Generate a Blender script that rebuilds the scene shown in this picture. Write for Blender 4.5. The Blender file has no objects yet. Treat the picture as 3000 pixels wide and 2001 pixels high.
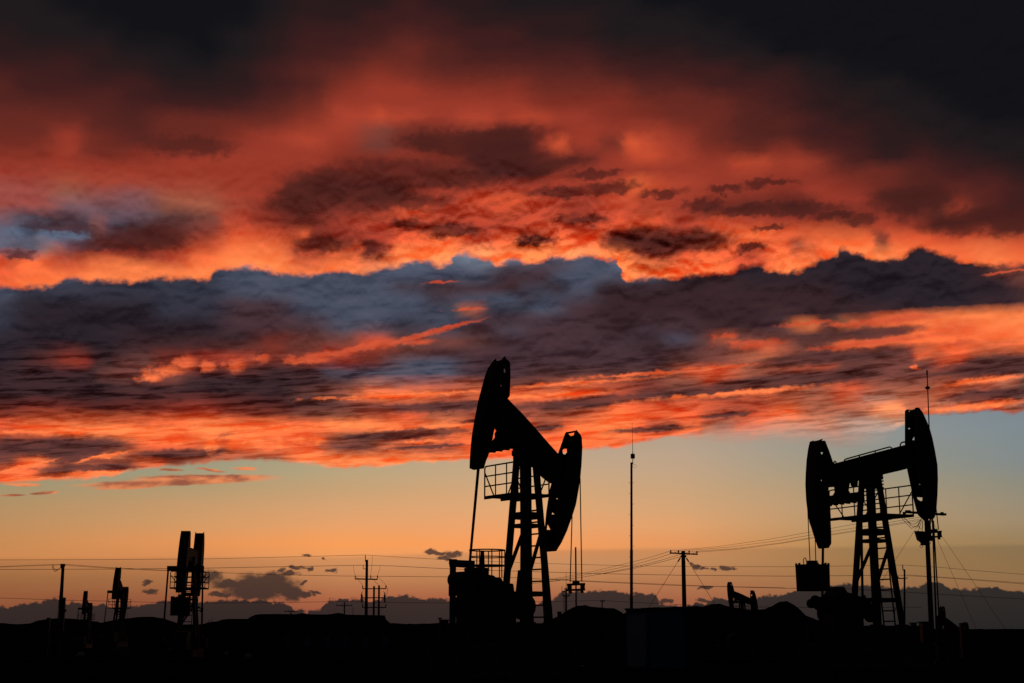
import bpy, bmesh, math, random
from mathutils import Vector
random.seed(7)
R = math.radians
# ---------------------------------------------------------------- camera
FPX = 4166.7; PITCH = R(11.45); CAMZ = 1.6
scene = bpy.context.scene
cam = bpy.data.cameras.new('camera'); camo = bpy.data.objects.new('camera', cam)
scene.collection.objects.link(camo); scene.camera = camo
cam.lens = 50; cam.sensor_width = 36; cam.clip_end = 60000; cam.clip_start = 0.1
camo.location = (0, 0, CAMZ); camo.rotation_euler = (R(90) + PITCH, 0, 0)
cP, sP = math.cos(PITCH), math.sin(PITCH)
def ray(px, py):
    x = (px - 1500) / FPX; y = -(py - 1000.5) / FPX
    return Vector((x, cP - y * sP, sP + y * cP))
def azel(px, py):
    d = ray(px, py)
    return math.degrees(math.atan2(d.x, d.y)), math.degrees(math.atan2(d.z, math.hypot(d.x, d.y)))
def topix(az, el):
    az = R(az); el = R(el)
    d = Vector((math.sin(az) * math.cos(el), math.cos(az) * math.cos(el), math.sin(el)))
    f = d.y * cP + d.z * sP; u = -d.y * sP + d.z * cP
    return 1500 + FPX * d.x / f, 1000.5 - FPX * u / f
# ---------------------------------------------------------------- exposure
scene.render.engine = 'CYCLES'
scene.view_settings.view_transform = 'Standard'; scene.view_settings.look = 'None'
scene.view_settings.exposure = 0; scene.view_settings.gamma = 1
scene.view_settings.use_curve_mapping = False
# ---------------------------------------------------------------- sky
world = bpy.data.worlds.new('World'); scene.world = world; world.use_nodes = True
world.cycles.sampling_method = 'MANUAL'; world.cycles.sample_map_resolution = 256
nt = world.node_tree; nt.nodes.clear(); L = nt.links
def lin(c):
    c = c / 255.0
    return c / 12.92 if c <= 0.04045 else ((c + 0.055) / 1.055) ** 2.4
def put(sock, v):
    if isinstance(v, bpy.types.NodeSocket): L.new(v, sock)
    elif v is not None: sock.default_value = v
def M(op, a, b=None, c=None):
    n = nt.nodes.new('ShaderNodeMath'); n.operation = op
    put(n.inputs[0], a); put(n.inputs[1], b)
    if c is not None: put(n.inputs[2], c)
    return n.outputs[0]
def sstep(v, a, b):
    n = nt.nodes.new('ShaderNodeMapRange'); n.interpolation_type = 'SMOOTHSTEP'; n.clamp = True
    put(n.inputs['Value'], v); put(n.inputs['From Min'], a); put(n.inputs['From Max'], b)
    return n.outputs['Result']
def comb(x, y, z=0.0):
    n = nt.nodes.new('ShaderNodeCombineXYZ'); put(n.inputs[0], x); put(n.inputs[1], y); put(n.inputs[2], z)
    return n.outputs[0]
def noise(vec, scale, detail=6, rough=0.55, lac=2.0, dist=0.0):
    n = nt.nodes.new('ShaderNodeTexNoise'); n.noise_dimensions = '3D'
    put(n.inputs['Vector'], vec); n.inputs['Scale'].default_value = scale
    n.inputs['Detail'].default_value = detail; n.inputs['Roughness'].default_value = rough
    n.inputs['Lacunarity'].default_value = lac; n.inputs['Distortion'].default_value = dist
    return n.outputs['Fac']
def vm(op, a, b=None, s=None):
    n = nt.nodes.new('ShaderNodeVectorMath'); n.operation = op
    put(n.inputs[0], a)
    if b is not None: put(n.inputs[1], b)
    if s is not None: put(n.inputs['Scale'], s)
    return n.outputs['Value'] if op in ('LENGTH', 'DOT_PRODUCT') else n.outputs[0]
def mixc(f, a, b):
    n = nt.nodes.new('ShaderNodeMix'); n.data_type = 'RGBA'; n.clamp_factor = True
    put(n.inputs[0], f)
    for s, v in ((n.inputs[6], a), (n.inputs[7], b)):
        if isinstance(v, tuple): v = tuple(lin(q) for q in v) + (1,)
        put(s, v)
    return n.outputs[2]
tc = nt.nodes.new('ShaderNodeTexCoord'); sep = nt.nodes.new('ShaderNodeSeparateXYZ'); L.new(tc.outputs['Generated'], sep.inputs[0])
dx, dy, dz = sep.outputs
AZ = M('MULTIPLY', M('ARCTAN2', dx, dy), 180 / math.pi)
EL = M('MULTIPLY', M('ARCSINE', dz), 180 / math.pi)
# noises in the sky's own azimuth and elevation, flattened like clouds seen low
SLOPE = 0.06
ELs = M('SUBTRACT', EL, M('MULTIPLY', AZ, SLOPE))           # cloud streets climb slightly to the right
nv = comb(AZ, M('MULTIPLY', ELs, 2.0))
n1 = noise(nv, 0.33, 5, 0.55)
n2 = noise(comb(AZ, M('MULTIPLY', ELs, 2.0), 31.4), 0.33, 5, 0.55)
nf = noise(comb(AZ, M('MULTIPLY', ELs, 1.3), 12.1), 2.2, 6, 0.58)
nfb = noise(comb(AZ, M('MULTIPLY', ELs, 1.3), 52.1), 2.2, 6, 0.58)
ns = noise(comb(AZ, M('MULTIPLY', ELs, 5.0), 7.7), 0.45, 5, 0.55, dist=0.3)
# relief: where the cloud thickens upward its underside faces the afterglow
def lump(e): return noise(comb(AZ, M('MULTIPLY', M('ADD', ELs, e), 1.8), 88.0), 0.8, 7, 0.55, dist=0.3)
nh = lump(0.10); nl = lump(-0.10)
c1, c2, cf, cfb, cs, cd = [M('SUBTRACT', q, 0.5) for q in (n1, n2, nf, nfb, ns, nh)]
rel = M('SUBTRACT', nh, nl)

PAL = dict(a=(19,19,23), b=(31,26,28), c=(43,27,28), d=(62,30,30), e=(82,36,32), f=(104,42,34), g=(128,48,36),
           h=(152,57,42), i=(176,68,47), j=(200,78,48), k=(225,92,54), l=(248,112,62), m=(255,132,74), n=(255,150,95),
           o=(152,74,66), p=(68,48,54), q=(54,36,40), r=(42,34,41), s=(52,53,66), t=(72,77,94), u=(90,102,124),
           v=(122,132,146), w=(108,62,56), x=(158,88,66), y=(82,50,48), z=(118,86,94))
PAL['I'] = (158, 68, 52); PAL['J'] = (196, 78, 46); PAL['1'] = (178,150,136); PAL['2'] = (205,130,100); PAL['3'] = (60,44,50)
def grid_field(tab, x_step, y0, dyr, el_hi, el_lo, nrow, az, el):
    """colour field over azimuth x elevation: one colour ramp along azimuth for every elevation row"""
    def samp(px, py):
        gx = min(max(px / x_step, 0), len(tab[0]) - 1.001); gy = min(max((py - y0) / dyr, 0), len(tab) - 1.001)
        i, j = int(gx), int(gy); fx, fy = gx - i, gy - j
        return [sum(w * tab[jj][ii][k] for w, ii, jj in (((1-fx)*(1-fy), i, j), (fx*(1-fy), i+1, j), ((1-fx)*fy, i, j+1), (fx*fy, i+1, j+1))) for k in range(3)]
    A0, A1 = -21.5, 21.5
    fac = M('MINIMUM', M('MAXIMUM', M('DIVIDE', M('SUBTRACT', az, A0), A1 - A0), 0.0), 1.0)
    cc = nt.nodes.new('ShaderNodeCombineColor')
    for k in range(3): L.new(fac, cc.inputs[k])
    fcol = cc.outputs[0]
    step = (el_hi - el_lo) / (nrow - 1)
    rowpos = M('DIVIDE', M('SUBTRACT', el_hi, M('MAXIMUM', M('MINIMUM', el, el_hi), el_lo)), step)
    acc = None
    for j in range(nrow):
        e = el_hi - step * j
        cr = nt.nodes.new('ShaderNodeRGBCurve'); L.new(fcol, cr.inputs['Color']); mp = cr.mapping
        cols = [samp(*topix(A0 + (A1 - A0) * i / 100.0, e)) for i in range(101)]
        for k in range(3):
            cv = mp.curves[k]
            cv.points[0].location = (0, lin(cols[0][k])); cv.points[1].location = (1, lin(cols[100][k]))
            for i in range(1, 100): cv.points.new(i / 100.0, lin(cols[i][k]))
        mp.update()
        w = M('MAXIMUM', M('SUBTRACT', 1.0, M('ABSOLUTE', M('SUBTRACT', rowpos, float(j)))), 0.0)
        n = nt.nodes.new('ShaderNodeMix'); n.data_type = 'RGBA'; n.blend_type = 'ADD'; n.clamp_factor = False
        put(n.inputs[0], w); put(n.inputs[6], acc if acc is not None else (0, 0, 0, 1)); put(n.inputs[7], cr.outputs['Color'])
        acc = n.outputs[2]
    return acc
def curve(pts, az, e0, e1):
    """elevation of a cloud edge as a function of azimuth"""
    fa = M('MINIMUM', M('MAXIMUM', M('DIVIDE', M('ADD', az, 21.5), 43.0), 0.0), 1.0)
    n = nt.nodes.new('ShaderNodeFloatCurve'); c = n.mapping.curves[0]
    P = sorted(azel(x, y) for x, y in pts)
    Q = [((a + 21.5) / 43.0, (e - e0) / (e1 - e0)) for a, e in P]
    c.points[0].location = (0, Q[0][1]); c.points[1].location = (1, Q[-1][1])
    for q in Q: c.points.new(*q)
    for p in c.points: p.handle_type = 'VECTOR'
    n.mapping.update()
    L.new(fa, n.inputs['Value'])
    return M('ADD', M('MULTIPLY', n.outputs[0], e1 - e0), e0)
def gam(col, g):
    """raise each channel to a power: thicker cloud goes darker and redder"""
    s = nt.nodes.new('ShaderNodeSeparateColor'); L.new(col, s.inputs[0])
    hi = M('MAXIMUM', M('SUBTRACT', 1.0, g), 0.0); g = M('MAXIMUM', g, 1.0)
    v = [M('MULTIPLY', M('POWER', M('MAXIMUM', q, 0.0), g), M('MULTIPLY_ADD', hi, k, 1.0)) for q, k in zip(s.outputs, (1.5, 1.1, 0.9))]
    n = nt.nodes.new('ShaderNodeCombineColor')
    for k in range(3): L.new(v[k], n.inputs[k])
    return n.outputs[0]

UP = """
bbaaaaaabcccdccbbbbaaaaaaaaaaaa
bbbaaaaabccdddccccbbbaaaaaaaaaa
cbbbaaabcdddedddccbbbbaaaaaaaaa
ccccbbabcddefeddddcccbbaaaaaaaa
dddccbbcdefgfeeeeeddddccbaaaaaa
eddddcccdeghhgggfffeedddcbbaaaa
eeeeddddefhhhhhhgggfffedccbbaaa
fffeeffffgiiihihhhggffeedccbbaa
ffhfeffghihwefedghhihfeeddccbbb
gghgghhhhhgghgddghhjhgfgedcdcbb
hhhhhhhhhhghhgfeghhhhhhhgffeddc
ooxIIIIhhffefghhhhiJihhghgfeeed
oozzzxxIgfefhijJihihhgfghhfehed
ztptspwigfhihhhhihjJhjihgghgfee
uuueefhkjghhkliklkkjkilkllkkjjj
jlhigilmmilhmmnmmnmfklillmmllml
kllmmmmmmmmnnnmmmmmmllkmmmmmllk
lmmmmmmmmmmnnnmmmmmmmmmmmmmmmll
""".split()
LO = """
uuuuuuuuuutuuvvuuvutrrrrrssrrrr
uuuuuuuvutuuuuvuttuurrrrrrrrrqq
tttssssttttttttpptttrqrrrrrrrqw
tssssssttttttppqstqqqqqqqrrrrrq
srrrrssppttttssstpqqqqqqqqrrrqp
srrrrrrpppttstppppqppqqpqqklklm
rrrrqqqqfwwjwwyppppqpwwwylkllll
rqgqwfhiwfhfwpppppppywxxwywwkwy
qqqqwwqqqqqtttppyyyyxkxyyywwyqq
qqqqqqqqqywlkkllllkiyyyyxkxxlk1
effefghfeyygjwwwwylkkkjlxxnx1yw
klllllmlllmmlmllllmklxl22111xkl
yyywlklllkwxlklllllllll222112ll
wlyjyyxxxmmlmmlllllmmnn2222222l
lllllmmmmmnnmnnnnmmmmnnn222222n
""".split()
# single clouds laid over the coarse maps: x, y, half width, half height, tilt, colour, strength
UPS = [(60,700,130,40,0,'u',.75),(190,695,90,28,0,'u',.9),(330,625,140,34,-5,'z',.7),(170,648,100,12,-12,'p',.9),(240,668,70,14,-12,'p',.9),(300,630,60,9,0,'p',.7),(95,685,22,13,0,'s',.9),(292,665,14,8,0,'k',.9),
 (420,695,120,32,10,'e',.9),(300,728,120,18,8,'f',.8),(50,742,50,18,0,'p',.9),(900,560,80,45,25,'e',.8),(850,600,60,50,30,'f',.6),(985,560,50,50,0,'e',.8),(880,700,45,14,30,'l',.8),(940,715,75,20,0,'f',.8),(680,627,45,10,0,'k',.8),
 (1110,550,100,50,-5,'e',.9),(1050,600,60,35,0,'f',.8),(1500,505,110,26,0,'d',.9),(1250,610,130,16,5,'k',.8),(1500,600,60,13,0,'k',.8),(1080,730,60,22,-28,'g',.9),(1000,722,25,30,0,'f',.8),(1320,672,95,20,5,'h',.9),(1430,655,32,18,0,'h',.8),
 (1570,707,85,10,0,'g',.9),(1540,702,28,12,0,'e',.8),(1700,642,80,18,-5,'g',.9),(1600,686,130,8,0,'l',.8),(1880,642,100,8,0,'l',.9),(1900,600,65,9,-10,'l',.8),(1880,545,65,12,-20,'l',.8),(1810,580,45,7,-15,'k',.8),
 (1880,700,120,30,-2,'d',1),(1960,705,80,34,-3,'d',.9),(2050,702,85,30,-8,'e',.9),(2060,600,55,18,-10,'e',.9),(2200,617,120,15,-5,'e',.9),(2370,613,110,17,-4,'d',1),(2450,628,65,12,-8,'e',.8),(2520,648,55,18,-5,'f',.8),(2360,650,28,8,0,'f',.8),
 (2680,592,120,38,-3,'d',.9),(2720,628,70,9,12,'k',.8),(2835,590,60,8,12,'j',.8),(2840,645,130,34,2,'d',.95),(2960,650,80,36,0,'d',.8),(2200,725,45,10,0,'g',.8),(2150,690,120,12,4,'l',.7),(2400,695,160,14,0,'l',.7),(2371,738,16,22,0,'r',.9),(2322,731,15,7,0,'p',.8),(2570,708,13,14,0,'r',.8),
 (1560,352,80,9,0,'j',.7),(1480,450,110,40,5,'d',.85),(1250,412,70,30,0,'e',.8),(1130,400,50,26,0,'w',.7),(1640,432,38,11,0,'k',.8),(1850,418,60,11,-10,'k',.8),(1885,448,35,14,-10,'j',.8),(1700,462,60,10,0,'e',.8),(1790,425,50,7,-10,'e',.8),(1560,480,120,22,10,'e',.7),(1110,340,30,9,-8,'j',.6),
 (300,445,90,26,-12,'f',.6),(420,470,100,18,-5,'g',.5),(1920,480,50,10,8,'k',.7),(2010,470,50,14,0,'j',.6),(2200,485,90,10,5,'j',.6),(2350,480,80,14,0,'i',.5)]
LOS = [(1690,795,150,20,24,'t',.9),(1500,868,150,15,12,'t',.9),(1350,888,110,18,5,'t',.8),(1250,835,130,14,3,'p',.7),(1290,826,50,5,0,'i',.8),(1370,906,52,4,3,'l',.9),(1600,850,90,14,15,'q',.6),
 (1020,1022,110,18,8,'h',.6),(900,1050,70,12,-6,'i',.6),(105,1072,28,14,0,'g',.8),(235,1065,30,18,0,'g',.9),(475,1088,60,16,8,'g',.8),(540,1062,40,18,10,'g',.8),(690,1068,30,18,0,'g',.8),(330,1090,60,30,0,'w',.8),(800,1040,45,25,0,'g',.8),(380,1045,70,16,0,'q',.6),
 (1260,1068,160,12,-2,'t',.9),(1000,1092,70,10,0,'t',.7),(1990,992,80,10,3,'t',.7),(1890,980,130,10,4,'s',.8),(1400,990,40,7,0,'v',.8),(1500,980,90,6,0,'t',.8),(1150,1040,120,10,-3,'q',.7),
 (2130,985,30,12,15,'l',.7),(2200,1010,60,10,-5,'l',.7),(2365,948,70,6,6,'m',1),(2490,948,55,8,5,'m',1),(2620,938,140,12,6,'l',1),(2800,930,160,20,9,'m',.9),(2950,925,110,28,12,'m',.9),(2540,978,170,17,-1,'y',.95),(2390,968,110,12,6,'y',.9),(2560,1003,190,10,6,'l',.9),(2300,1030,90,12,-10,'l',.8),
 (2450,1045,260,20,6,'y',.9),(2711,1035,20,13,0,'l',1),(2805,1008,50,9,0,'l',1),(2685,1073,9,9,0,'l',1),(2100,1077,130,7,5,'k',.8),(2380,1075,160,5,6,'k',.8),(2300,1118,270,24,7,'y',1),(2000,1140,100,14,6,'w',.7),(2200,1152,220,8,7,'l',.8),
 (2900,1072,130,24,3,'q',1),(2900,1112,110,8,-1,'l',.9),(2960,1130,60,6,3,'v',.8),(2880,1158,140,16,4,'w',.9),(2960,1155,60,14,0,'q',.7),(2850,1192,170,8,5,'l',.9),(2570,1178,80,10,3,'v',.7),(2480,1160,110,8,5,'2',.7),
 (1200,1157,260,5,2,'m',1),(1000,1164,200,4,0,'m',.8),(1300,1190,180,18,2,'w',.9),(1100,1185,120,14,0,'w',.8),(1790,1172,280,15,7,'y',.95),(1500,1130,260,14,6,'y',.7),(1560,1150,140,8,5,'l',.8),(1850,1215,240,14,6,'l',.8),(1590,1255,70,7,2,'w',.9),(1900,1258,130,10,7,'w',.8),(2130,1212,90,9,6,'w',.6),
 (150,1310,230,28,3,'y',1),(550,1325,140,16,3,'w',.8),(515,1294,55,9,5,'l',.8),(620,1300,17,22,0,'m',.9),(680,1287,30,15,0,'m',.9),(745,1290,28,15,0,'m',.9),(822,1298,14,18,0,'m',.9),(880,1293,20,13,0,'l',.9),(930,1290,24,11,0,'l',.8),(650,1285,10,12,0,'y',.8),(715,1285,9,12,0,'y',.8),(790,1283,14,9,0,'y',.8),
 (300,1262,330,10,2,'m',.9),(700,1258,330,10,-1,'m',.9),(200,1283,220,6,3,'g',.5),(80,1364,78,4,13,'n',1),(300,1337,78,5,14,'n',1),(40,1389,60,4,-2,'l',.9),(110,1404,210,6,5,'m',1),(250,1372,160,12,6,'y',.9),(470,1358,90,7,5,'l',.9),
 (1190,1272,210,14,1,'y',1),(1030,1308,80,22,0,'w',.9),(1250,1294,95,6,-2,'l',.9),(1260,1308,130,6,0,'w',.9),(1100,1342,160,12,2,'m',.9),(2950,795,70,3,0,'l',.9),(2980,833,30,3,0,'k',.9)]
def bake(rows, y0, strokes):
    """coarse letter map plus the single clouds, as a finer table of colours (25 x 12.5 px cells)"""
    ny, nx = (len(rows) - 1) * 4 + 1, 121
    T = []
    for j in range(ny):
        row = []
        for i in range(nx):
            gx, gy = min(i / 4.0, 29.999), min(j / 4.0, len(rows) - 1.001)
            a, b = int(gx), int(gy); fx, fy = gx - a, gy - b
            fx = fx * fx * (3 - 2 * fx); fy = fy * fy * (3 - 2 * fy)
            p, q, r, t = PAL[rows[b][a]], PAL[rows[b][a+1]], PAL[rows[b+1][a]], PAL[rows[b+1][a+1]]
            row.append([(p[k]*(1-fx)+q[k]*fx)*(1-fy) + (r[k]*(1-fx)+t[k]*fx)*fy for k in range(3)])
        T.append(row)
    for (x, y, rx, ry, tl, col, op) in strokes:
        ct, st_ = math.cos(R(tl)), math.sin(R(tl)); c = PAL[col]; m = max(rx, ry) * 1.3 + 30
        rye = max(ry, 9); op = op * (ry / rye) ** 0.5
        for j in range(max(0, int((y - m - y0) / 12.5)), min(ny, int((y + m - y0) / 12.5) + 1)):
            for i in range(max(0, int((x - m) / 25)), min(nx, int((x + m) / 25) + 1)):
                u, v = i * 25 - x, -(y0 + j * 12.5 - y)
                d = math.hypot((u * ct + v * st_) / (rx * 1.15), (-u * st_ + v * ct) / (rye * 1.25))
                if d < 1:
                    w = min(1, (1 - d) * 1.8); w = op * w * w * (3 - 2 * w)
                    T[j][i] = [T[j][i][k] * (1 - w) + c[k] * w for k in range(3)]
    return T
UP = bake(UP, 0, UPS); LO = bake(LO, 700, LOS)
CL = [  # open sky below the cloud deck, every 50 px from 1200, every 500 across
 ((110,122,135),(120,128,132),(140,140,135),(160,150,140),(160,152,142),(140,145,145),(122,135,143)),
 ((120,130,130),(130,135,130),(150,148,135),(170,155,138),(172,156,138),(145,147,145),(126,138,144)),
 ((130,135,122),(140,145,128),(168,155,130),(185,162,136),(185,160,136),(148,148,138),(128,138,140)),
 ((137,143,128),(149,153,130),(179,163,130),(195,168,138),(189,163,138),(151,149,134),(131,138,138)),
 ((151,148,120),(165,153,120),(189,163,123),(207,168,130),(197,163,128),(164,151,123),(139,139,126)),
 ((171,145,104),(185,151,108),(205,160,114),(217,168,120),(205,163,120),(175,151,118),(147,139,120)),
 ((185,143,98),(205,153,106),(221,163,113),(229,168,116),(214,163,116),(183,151,114),(159,141,114)),
 ((191,141,93),(211,153,98),(235,161,103),(239,163,108),(227,161,106),(179,145,103),(159,135,103)),
 ((205,138,82),(230,146,85),(250,157,86),(250,158,92),(228,150,92),(175,134,84),(150,122,82)),
 ((203,134,80),(210,138,84),(232,158,100),(226,157,102),(216,152,98),(180,133,82),(160,126,82)),
 ((172,114,68),(186,122,74),(212,140,88),(208,140,88),(202,134,86),(174,124,78),(162,123,80)),
 ((166,100,62),(170,100,64),(194,113,74),(190,110,72),(188,114,76),(168,111,72),(166,112,72)),
 ((156,84,60),(158,84,60),(170,93,68),(170,90,70),(168,90,68),(146,90,66),(134,90,66)),
]
BAND = [  # the far cloud bank on the horizon, rows 1700 and 1860
 ((60,46,42),(61,46,41),(62,46,42),(64,48,44),(64,48,44),(54,46,42),(50,44,41)),
 ((48,38,37),(46,37,36),(48,38,37),(52,42,40),(48,40,38),(42,38,37),(38,36,36)),
]
def wob(base, *terms):
    for c, a in terms: base = M('ADD', base, M('MULTIPLY', c, a))
    return base
azU = wob(AZ, (c1, 1.2), (cf, 0.5)); elU = wob(EL, (c2, 0.55), (cfb, 0.3))
up = grid_field(UP, 25, 0, 12.5, 25.3, 10.6, 28, azU, elU)
azL = wob(AZ, (c1, 0.9), (cf, 0.5)); elL = wob(EL, (c2, 0.25), (cfb, 0.2))
lo = grid_field(LO, 25, 700, 12.5, 16.2, 5.4, 26, azL, elL)
cl = grid_field(CL, 500, 1200, 50, 9.0, 0.5, 13, AZ, wob(EL, (cs, 0.25)))
# top of the ground haze: a faint level step in the open sky
eH = curve([(0,1634),(500,1632),(1000,1628),(1300,1618),(1700,1606),(2000,1603),(2400,1600),(3000,1592)], AZ, 0, 5)
hz = nt.nodes.new('ShaderNodeMix'); hz.data_type = 'RGBA'; hz.blend_type = 'MULTIPLY'; put(hz.inputs[0], sstep(M('SUBTRACT', eH, wob(EL, (cs, 0.1))), -0.06, 0.16)); put(hz.inputs[6], cl); hz.inputs[7].default_value = (0.78, 0.80, 0.86, 1)
cl = hz.outputs[2]
bd = grid_field(BAND, 500, 1700, 160, 2.2, 0.0, 3, AZ, EL)
def near(lst, az, el, slope):
    """distance, in cloud half-widths, to the nearest of a list of clouds (x, y, half width, half height)"""
    P = comb(az, M('SUBTRACT', el, M('MULTIPLY', az, slope))); acc = None
    for (x, y, rx, ry) in lst:
        a, e = azel(x, y); e -= slope * a; kx, ky = 72.7 / (rx * 1.15), 72.7 / (ry * 1.25)
        n = nt.nodes.new('ShaderNodeVectorMath'); n.operation = 'MULTIPLY_ADD'; L.new(P, n.inputs[0])
        n.inputs[1].default_value = (kx, ky, 0); n.inputs[2].default_value = (-a * kx, -e * ky, 0)
        d = vm('LENGTH', n.outputs[0]); acc = d if acc is None else M('MINIMUM', acc, d)
    return acc
# thick and thin parts of the clouds
upA = M('MULTIPLY', M('SUBTRACT', 1.0, M('MULTIPLY', sstep(M('ADD', EL, M('MULTIPLY', M('MAXIMUM', AZ, 0.0), 0.24)), 15.8, 19.3), 0.97)), M('ADD', 0.25, M('MULTIPLY', sstep(AZ, -12.0, 3.0), 1.05)))
DK = [(1880,700,125,34),(1960,708,90,32),(2055,704,95,30),(2060,600,60,19),(2200,617,125,15),(2370,613,115,18),(2450,630,65,13),(2520,650,58,18),(2680,592,125,38),(2840,645,135,32),(2965,652,90,34),(940,715,80,20),(1480,450,120,42),(1250,415,75,28),(300,722,110,16),(430,697,110,30),(1320,672,95,18),(1575,480,130,22),(1110,555,110,45),(880,580,90,55),(1700,642,80,16),(2200,726,45,10),(1565,707,80,9),(1800,545,90,18),(1160,500,200,44),(1330,520,150,30),(1420,400,200,26),(1650,560,110,16),(1950,560,70,12),(1740,505,80,14),(2120,560,60,10),(1190,660,60,16),(1000,540,190,52),(1190,590,130,26),(1340,425,120,34),(560,430,150,30),(2260,540,80,12),(1090,735,50,20),(190,668,110,12),(50,744,50,14),(2250,668,60,8)]
dk = near(DK, wob(AZ, (cf, 1.6), (c1, 1.5)), wob(EL, (cfb, 0.8), (c2, 0.7)), 0.02)
dkA = M('MULTIPLY', M('SUBTRACT', 1.0, sstep(dk, 0.4, 1.2)), 0.78)
up = mixc(dkA, up, mixc(sstep(AZ, -20.0, -14.0), (70,44,50), (74,33,29)))
up = gam(up, M('MAXIMUM', M('ADD', 1.0, M('MULTIPLY', upA, M('ADD', M('MULTIPLY', rel, -3.6), M('MULTIPLY', cd, 1.1)))), 0.72))
DL = [(150,1310,240,26),(550,1326,140,11),(1190,1272,215,13),(1260,1309,130,5),(1790,1172,290,14),(2300,1118,280,22),(2450,1045,260,18),(2540,978,170,14),(2900,1072,130,24),(2890,1158,140,15),(1900,1258,130,8),(1590,1255,70,6),(1300,1192,180,14),(250,1372,150,9),(2130,1214,90,7),(1450,1228,120,6)]
dl = near(DL, wob(AZ, (cf, 1.2)), wob(EL, (cfb, 0.35)), 0.06)
dlA = M('MULTIPLY', M('SUBTRACT', 1.0, sstep(dl, 0.5, 1.1)), 0.85)
LL = [(1220,1003,55,8),(1110,1008,46,10),(990,1036,46,9),(870,1058,44,7),(770,1050,24,12),(1700,1122,230,6),(1900,1094,180,6),(2150,1152,240,7),(1620,1158,160,5),(475,1085,60,16),(540,1062,38,20),(612,1073,22,16),(440,1105,34,12),(690,1066,30,18),(1370,906,55,4),(1290,826,50,4),(2215,1008,85,12),(2130,985,32,9),(2150,1004,26,8),(2365,948,75,6),(2490,948,60,8),(2620,938,150,10),(2711,1035,20,12),(2805,1008,48,8),(2685,1073,8,8),(2100,1077,130,6),(110,1404,210,6),(1200,1157,270,5),(620,1300,17,22),(680,1288,30,13),(745,1290,28,13),(822,1298,13,16),(880,1293,18,10),(930,1290,22,9),(300,1261,340,8),(700,1258,340,8),(515,1295,50,6),(2560,1003,190,8),(2850,1192,170,7),(2900,1112,110,7),(1250,1293,95,5),(2960,795,70,3),(900,1052,70,13),(340,1385,150,5)]
ll = near(LL, wob(AZ, (cf, 1.1)), wob(EL, (cfb, 0.32)), 0.06)
llA = M('MULTIPLY', M('SUBTRACT', 1.0, sstep(M('MULTIPLY_ADD', cf, -1.6, ll), 0.2, 1.25)), 0.85)
LT = [(1300,962,110,6),(1200,992,110,8),(1060,1018,100,10),(930,1046,60,8),(80,1364,78,4),(300,1337,78,5)]
lt = near(LT, wob(AZ, (cf, 0.9)), wob(EL, (cfb, 0.3)), 0.25)
llA = M('MAXIMUM', llA, M('MULTIPLY', M('SUBTRACT', 1.0, sstep(lt, 0.35, 1.2)), 0.9))
lo = mixc(dlA, lo, (84,50,48)); lo = mixc(llA, lo, mixc(sstep(EL, 9.0, 11.0), (255,128,72), (205,84,54)))
rip = M('SUBTRACT', noise(comb(AZ, M('MULTIPLY', M('SUBTRACT', EL, M('MULTIPLY', AZ, 0.075)), 9.0), 3.3), 0.55, 5, 0.6, dist=0.4), 0.5)
ripA = M('MULTIPLY', M('SUBTRACT', 1.0, sstep(EL, 9.6, 11.5)), 2.7)
lo = gam(lo, M('MAXIMUM', M('ADD', 1.0, M('ADD', M('ADD', M('MULTIPLY', rel, -0.9), M('MULTIPLY', rip, ripA)), M('ADD', M('MULTIPLY', cs, 0.5), M('MULTIPLY', cd, 0.25)))), 0.75))
# edge between the glowing upper deck and the slate bank under it
A_PTS = [(0,838),(60,838),(100,841),(150,838),(170,825),(205,806),(260,815),(320,815),(380,822),(420,812),(450,808),(500,812),(560,815),(610,812),(640,778),(700,778),(760,780),(800,795),(850,801),(900,803),(960,795),(1000,790),(1060,797),(1130,785),(1200,770),(1230,765),(1290,775),(1315,765),(1340,735),(1380,745),(1430,758),(1450,776),(1485,765),(1500,757),(1530,765),(1580,762),(1610,748),(1650,752),(1700,755),(1740,748),(1780,760),(1812,762),(1824,816),(1840,817),(1880,812),(1940,815),(2000,808),(2060,800),(2100,797),(2150,790),(2180,775),(2210,772),(2250,787),(2300,796),(2340,788),(2370,772),(2420,758),(2450,745),(2465,722),(2520,740),(2550,756),(2600,757),(2645,752),(2660,732),(2700,724),(2750,738),(2800,757),(2870,770),(3000,772)]
eA = curve(A_PTS, wob(AZ, (cf, 0.5)), 0, 20)
kA = M('ADD', M('SUBTRACT', eA, EL), M('ADD', M('MULTIPLY', cfb, 0.55), M('MULTIPLY', cd, 0.3)))
sky = mixc(sstep(kA, -0.11, 0.2), up, lo)
# lower edge of the deck
C_PTS = [(0,1416),(60,1410),(150,1408),(250,1402),(340,1392),(370,1380),(430,1372),(550,1356),(620,1352),(700,1345),(760,1345),(820,1350),(900,1358),(950,1363),(1000,1369),(1100,1363),(1150,1360),(1200,1355),(1300,1351),(1370,1345),(1430,1345),(1600,1330),(1700,1316),(1740,1313),(1780,1305),(1810,1312),(1850,1300),(1900,1288),(1980,1280),(2050,1272),(2100,1264),(2200,1260),(2300,1264),(2400,1270),(2450,1278),(2500,1275),(2550,1265),(2620,1255),(2650,1240),(2700,1216),(2800,1209),(2900,1204),(2960,1212),(3000,1205)]
eC = curve(C_PTS, wob(AZ, (cf, 0.5)), 0, 20)
kC = M('ADD', M('SUBTRACT', EL, eC), M('ADD', M('MULTIPLY', cfb, 0.35), M('MULTIPLY', cs, 0.25)))
softC = M('ADD', 0.1, M('MULTIPLY', M('MULTIPLY', sstep(AZ, 6.5, 9.0), M('SUBTRACT', 1.0, sstep(AZ, 14.5, 15.5))), 0.55))
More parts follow.
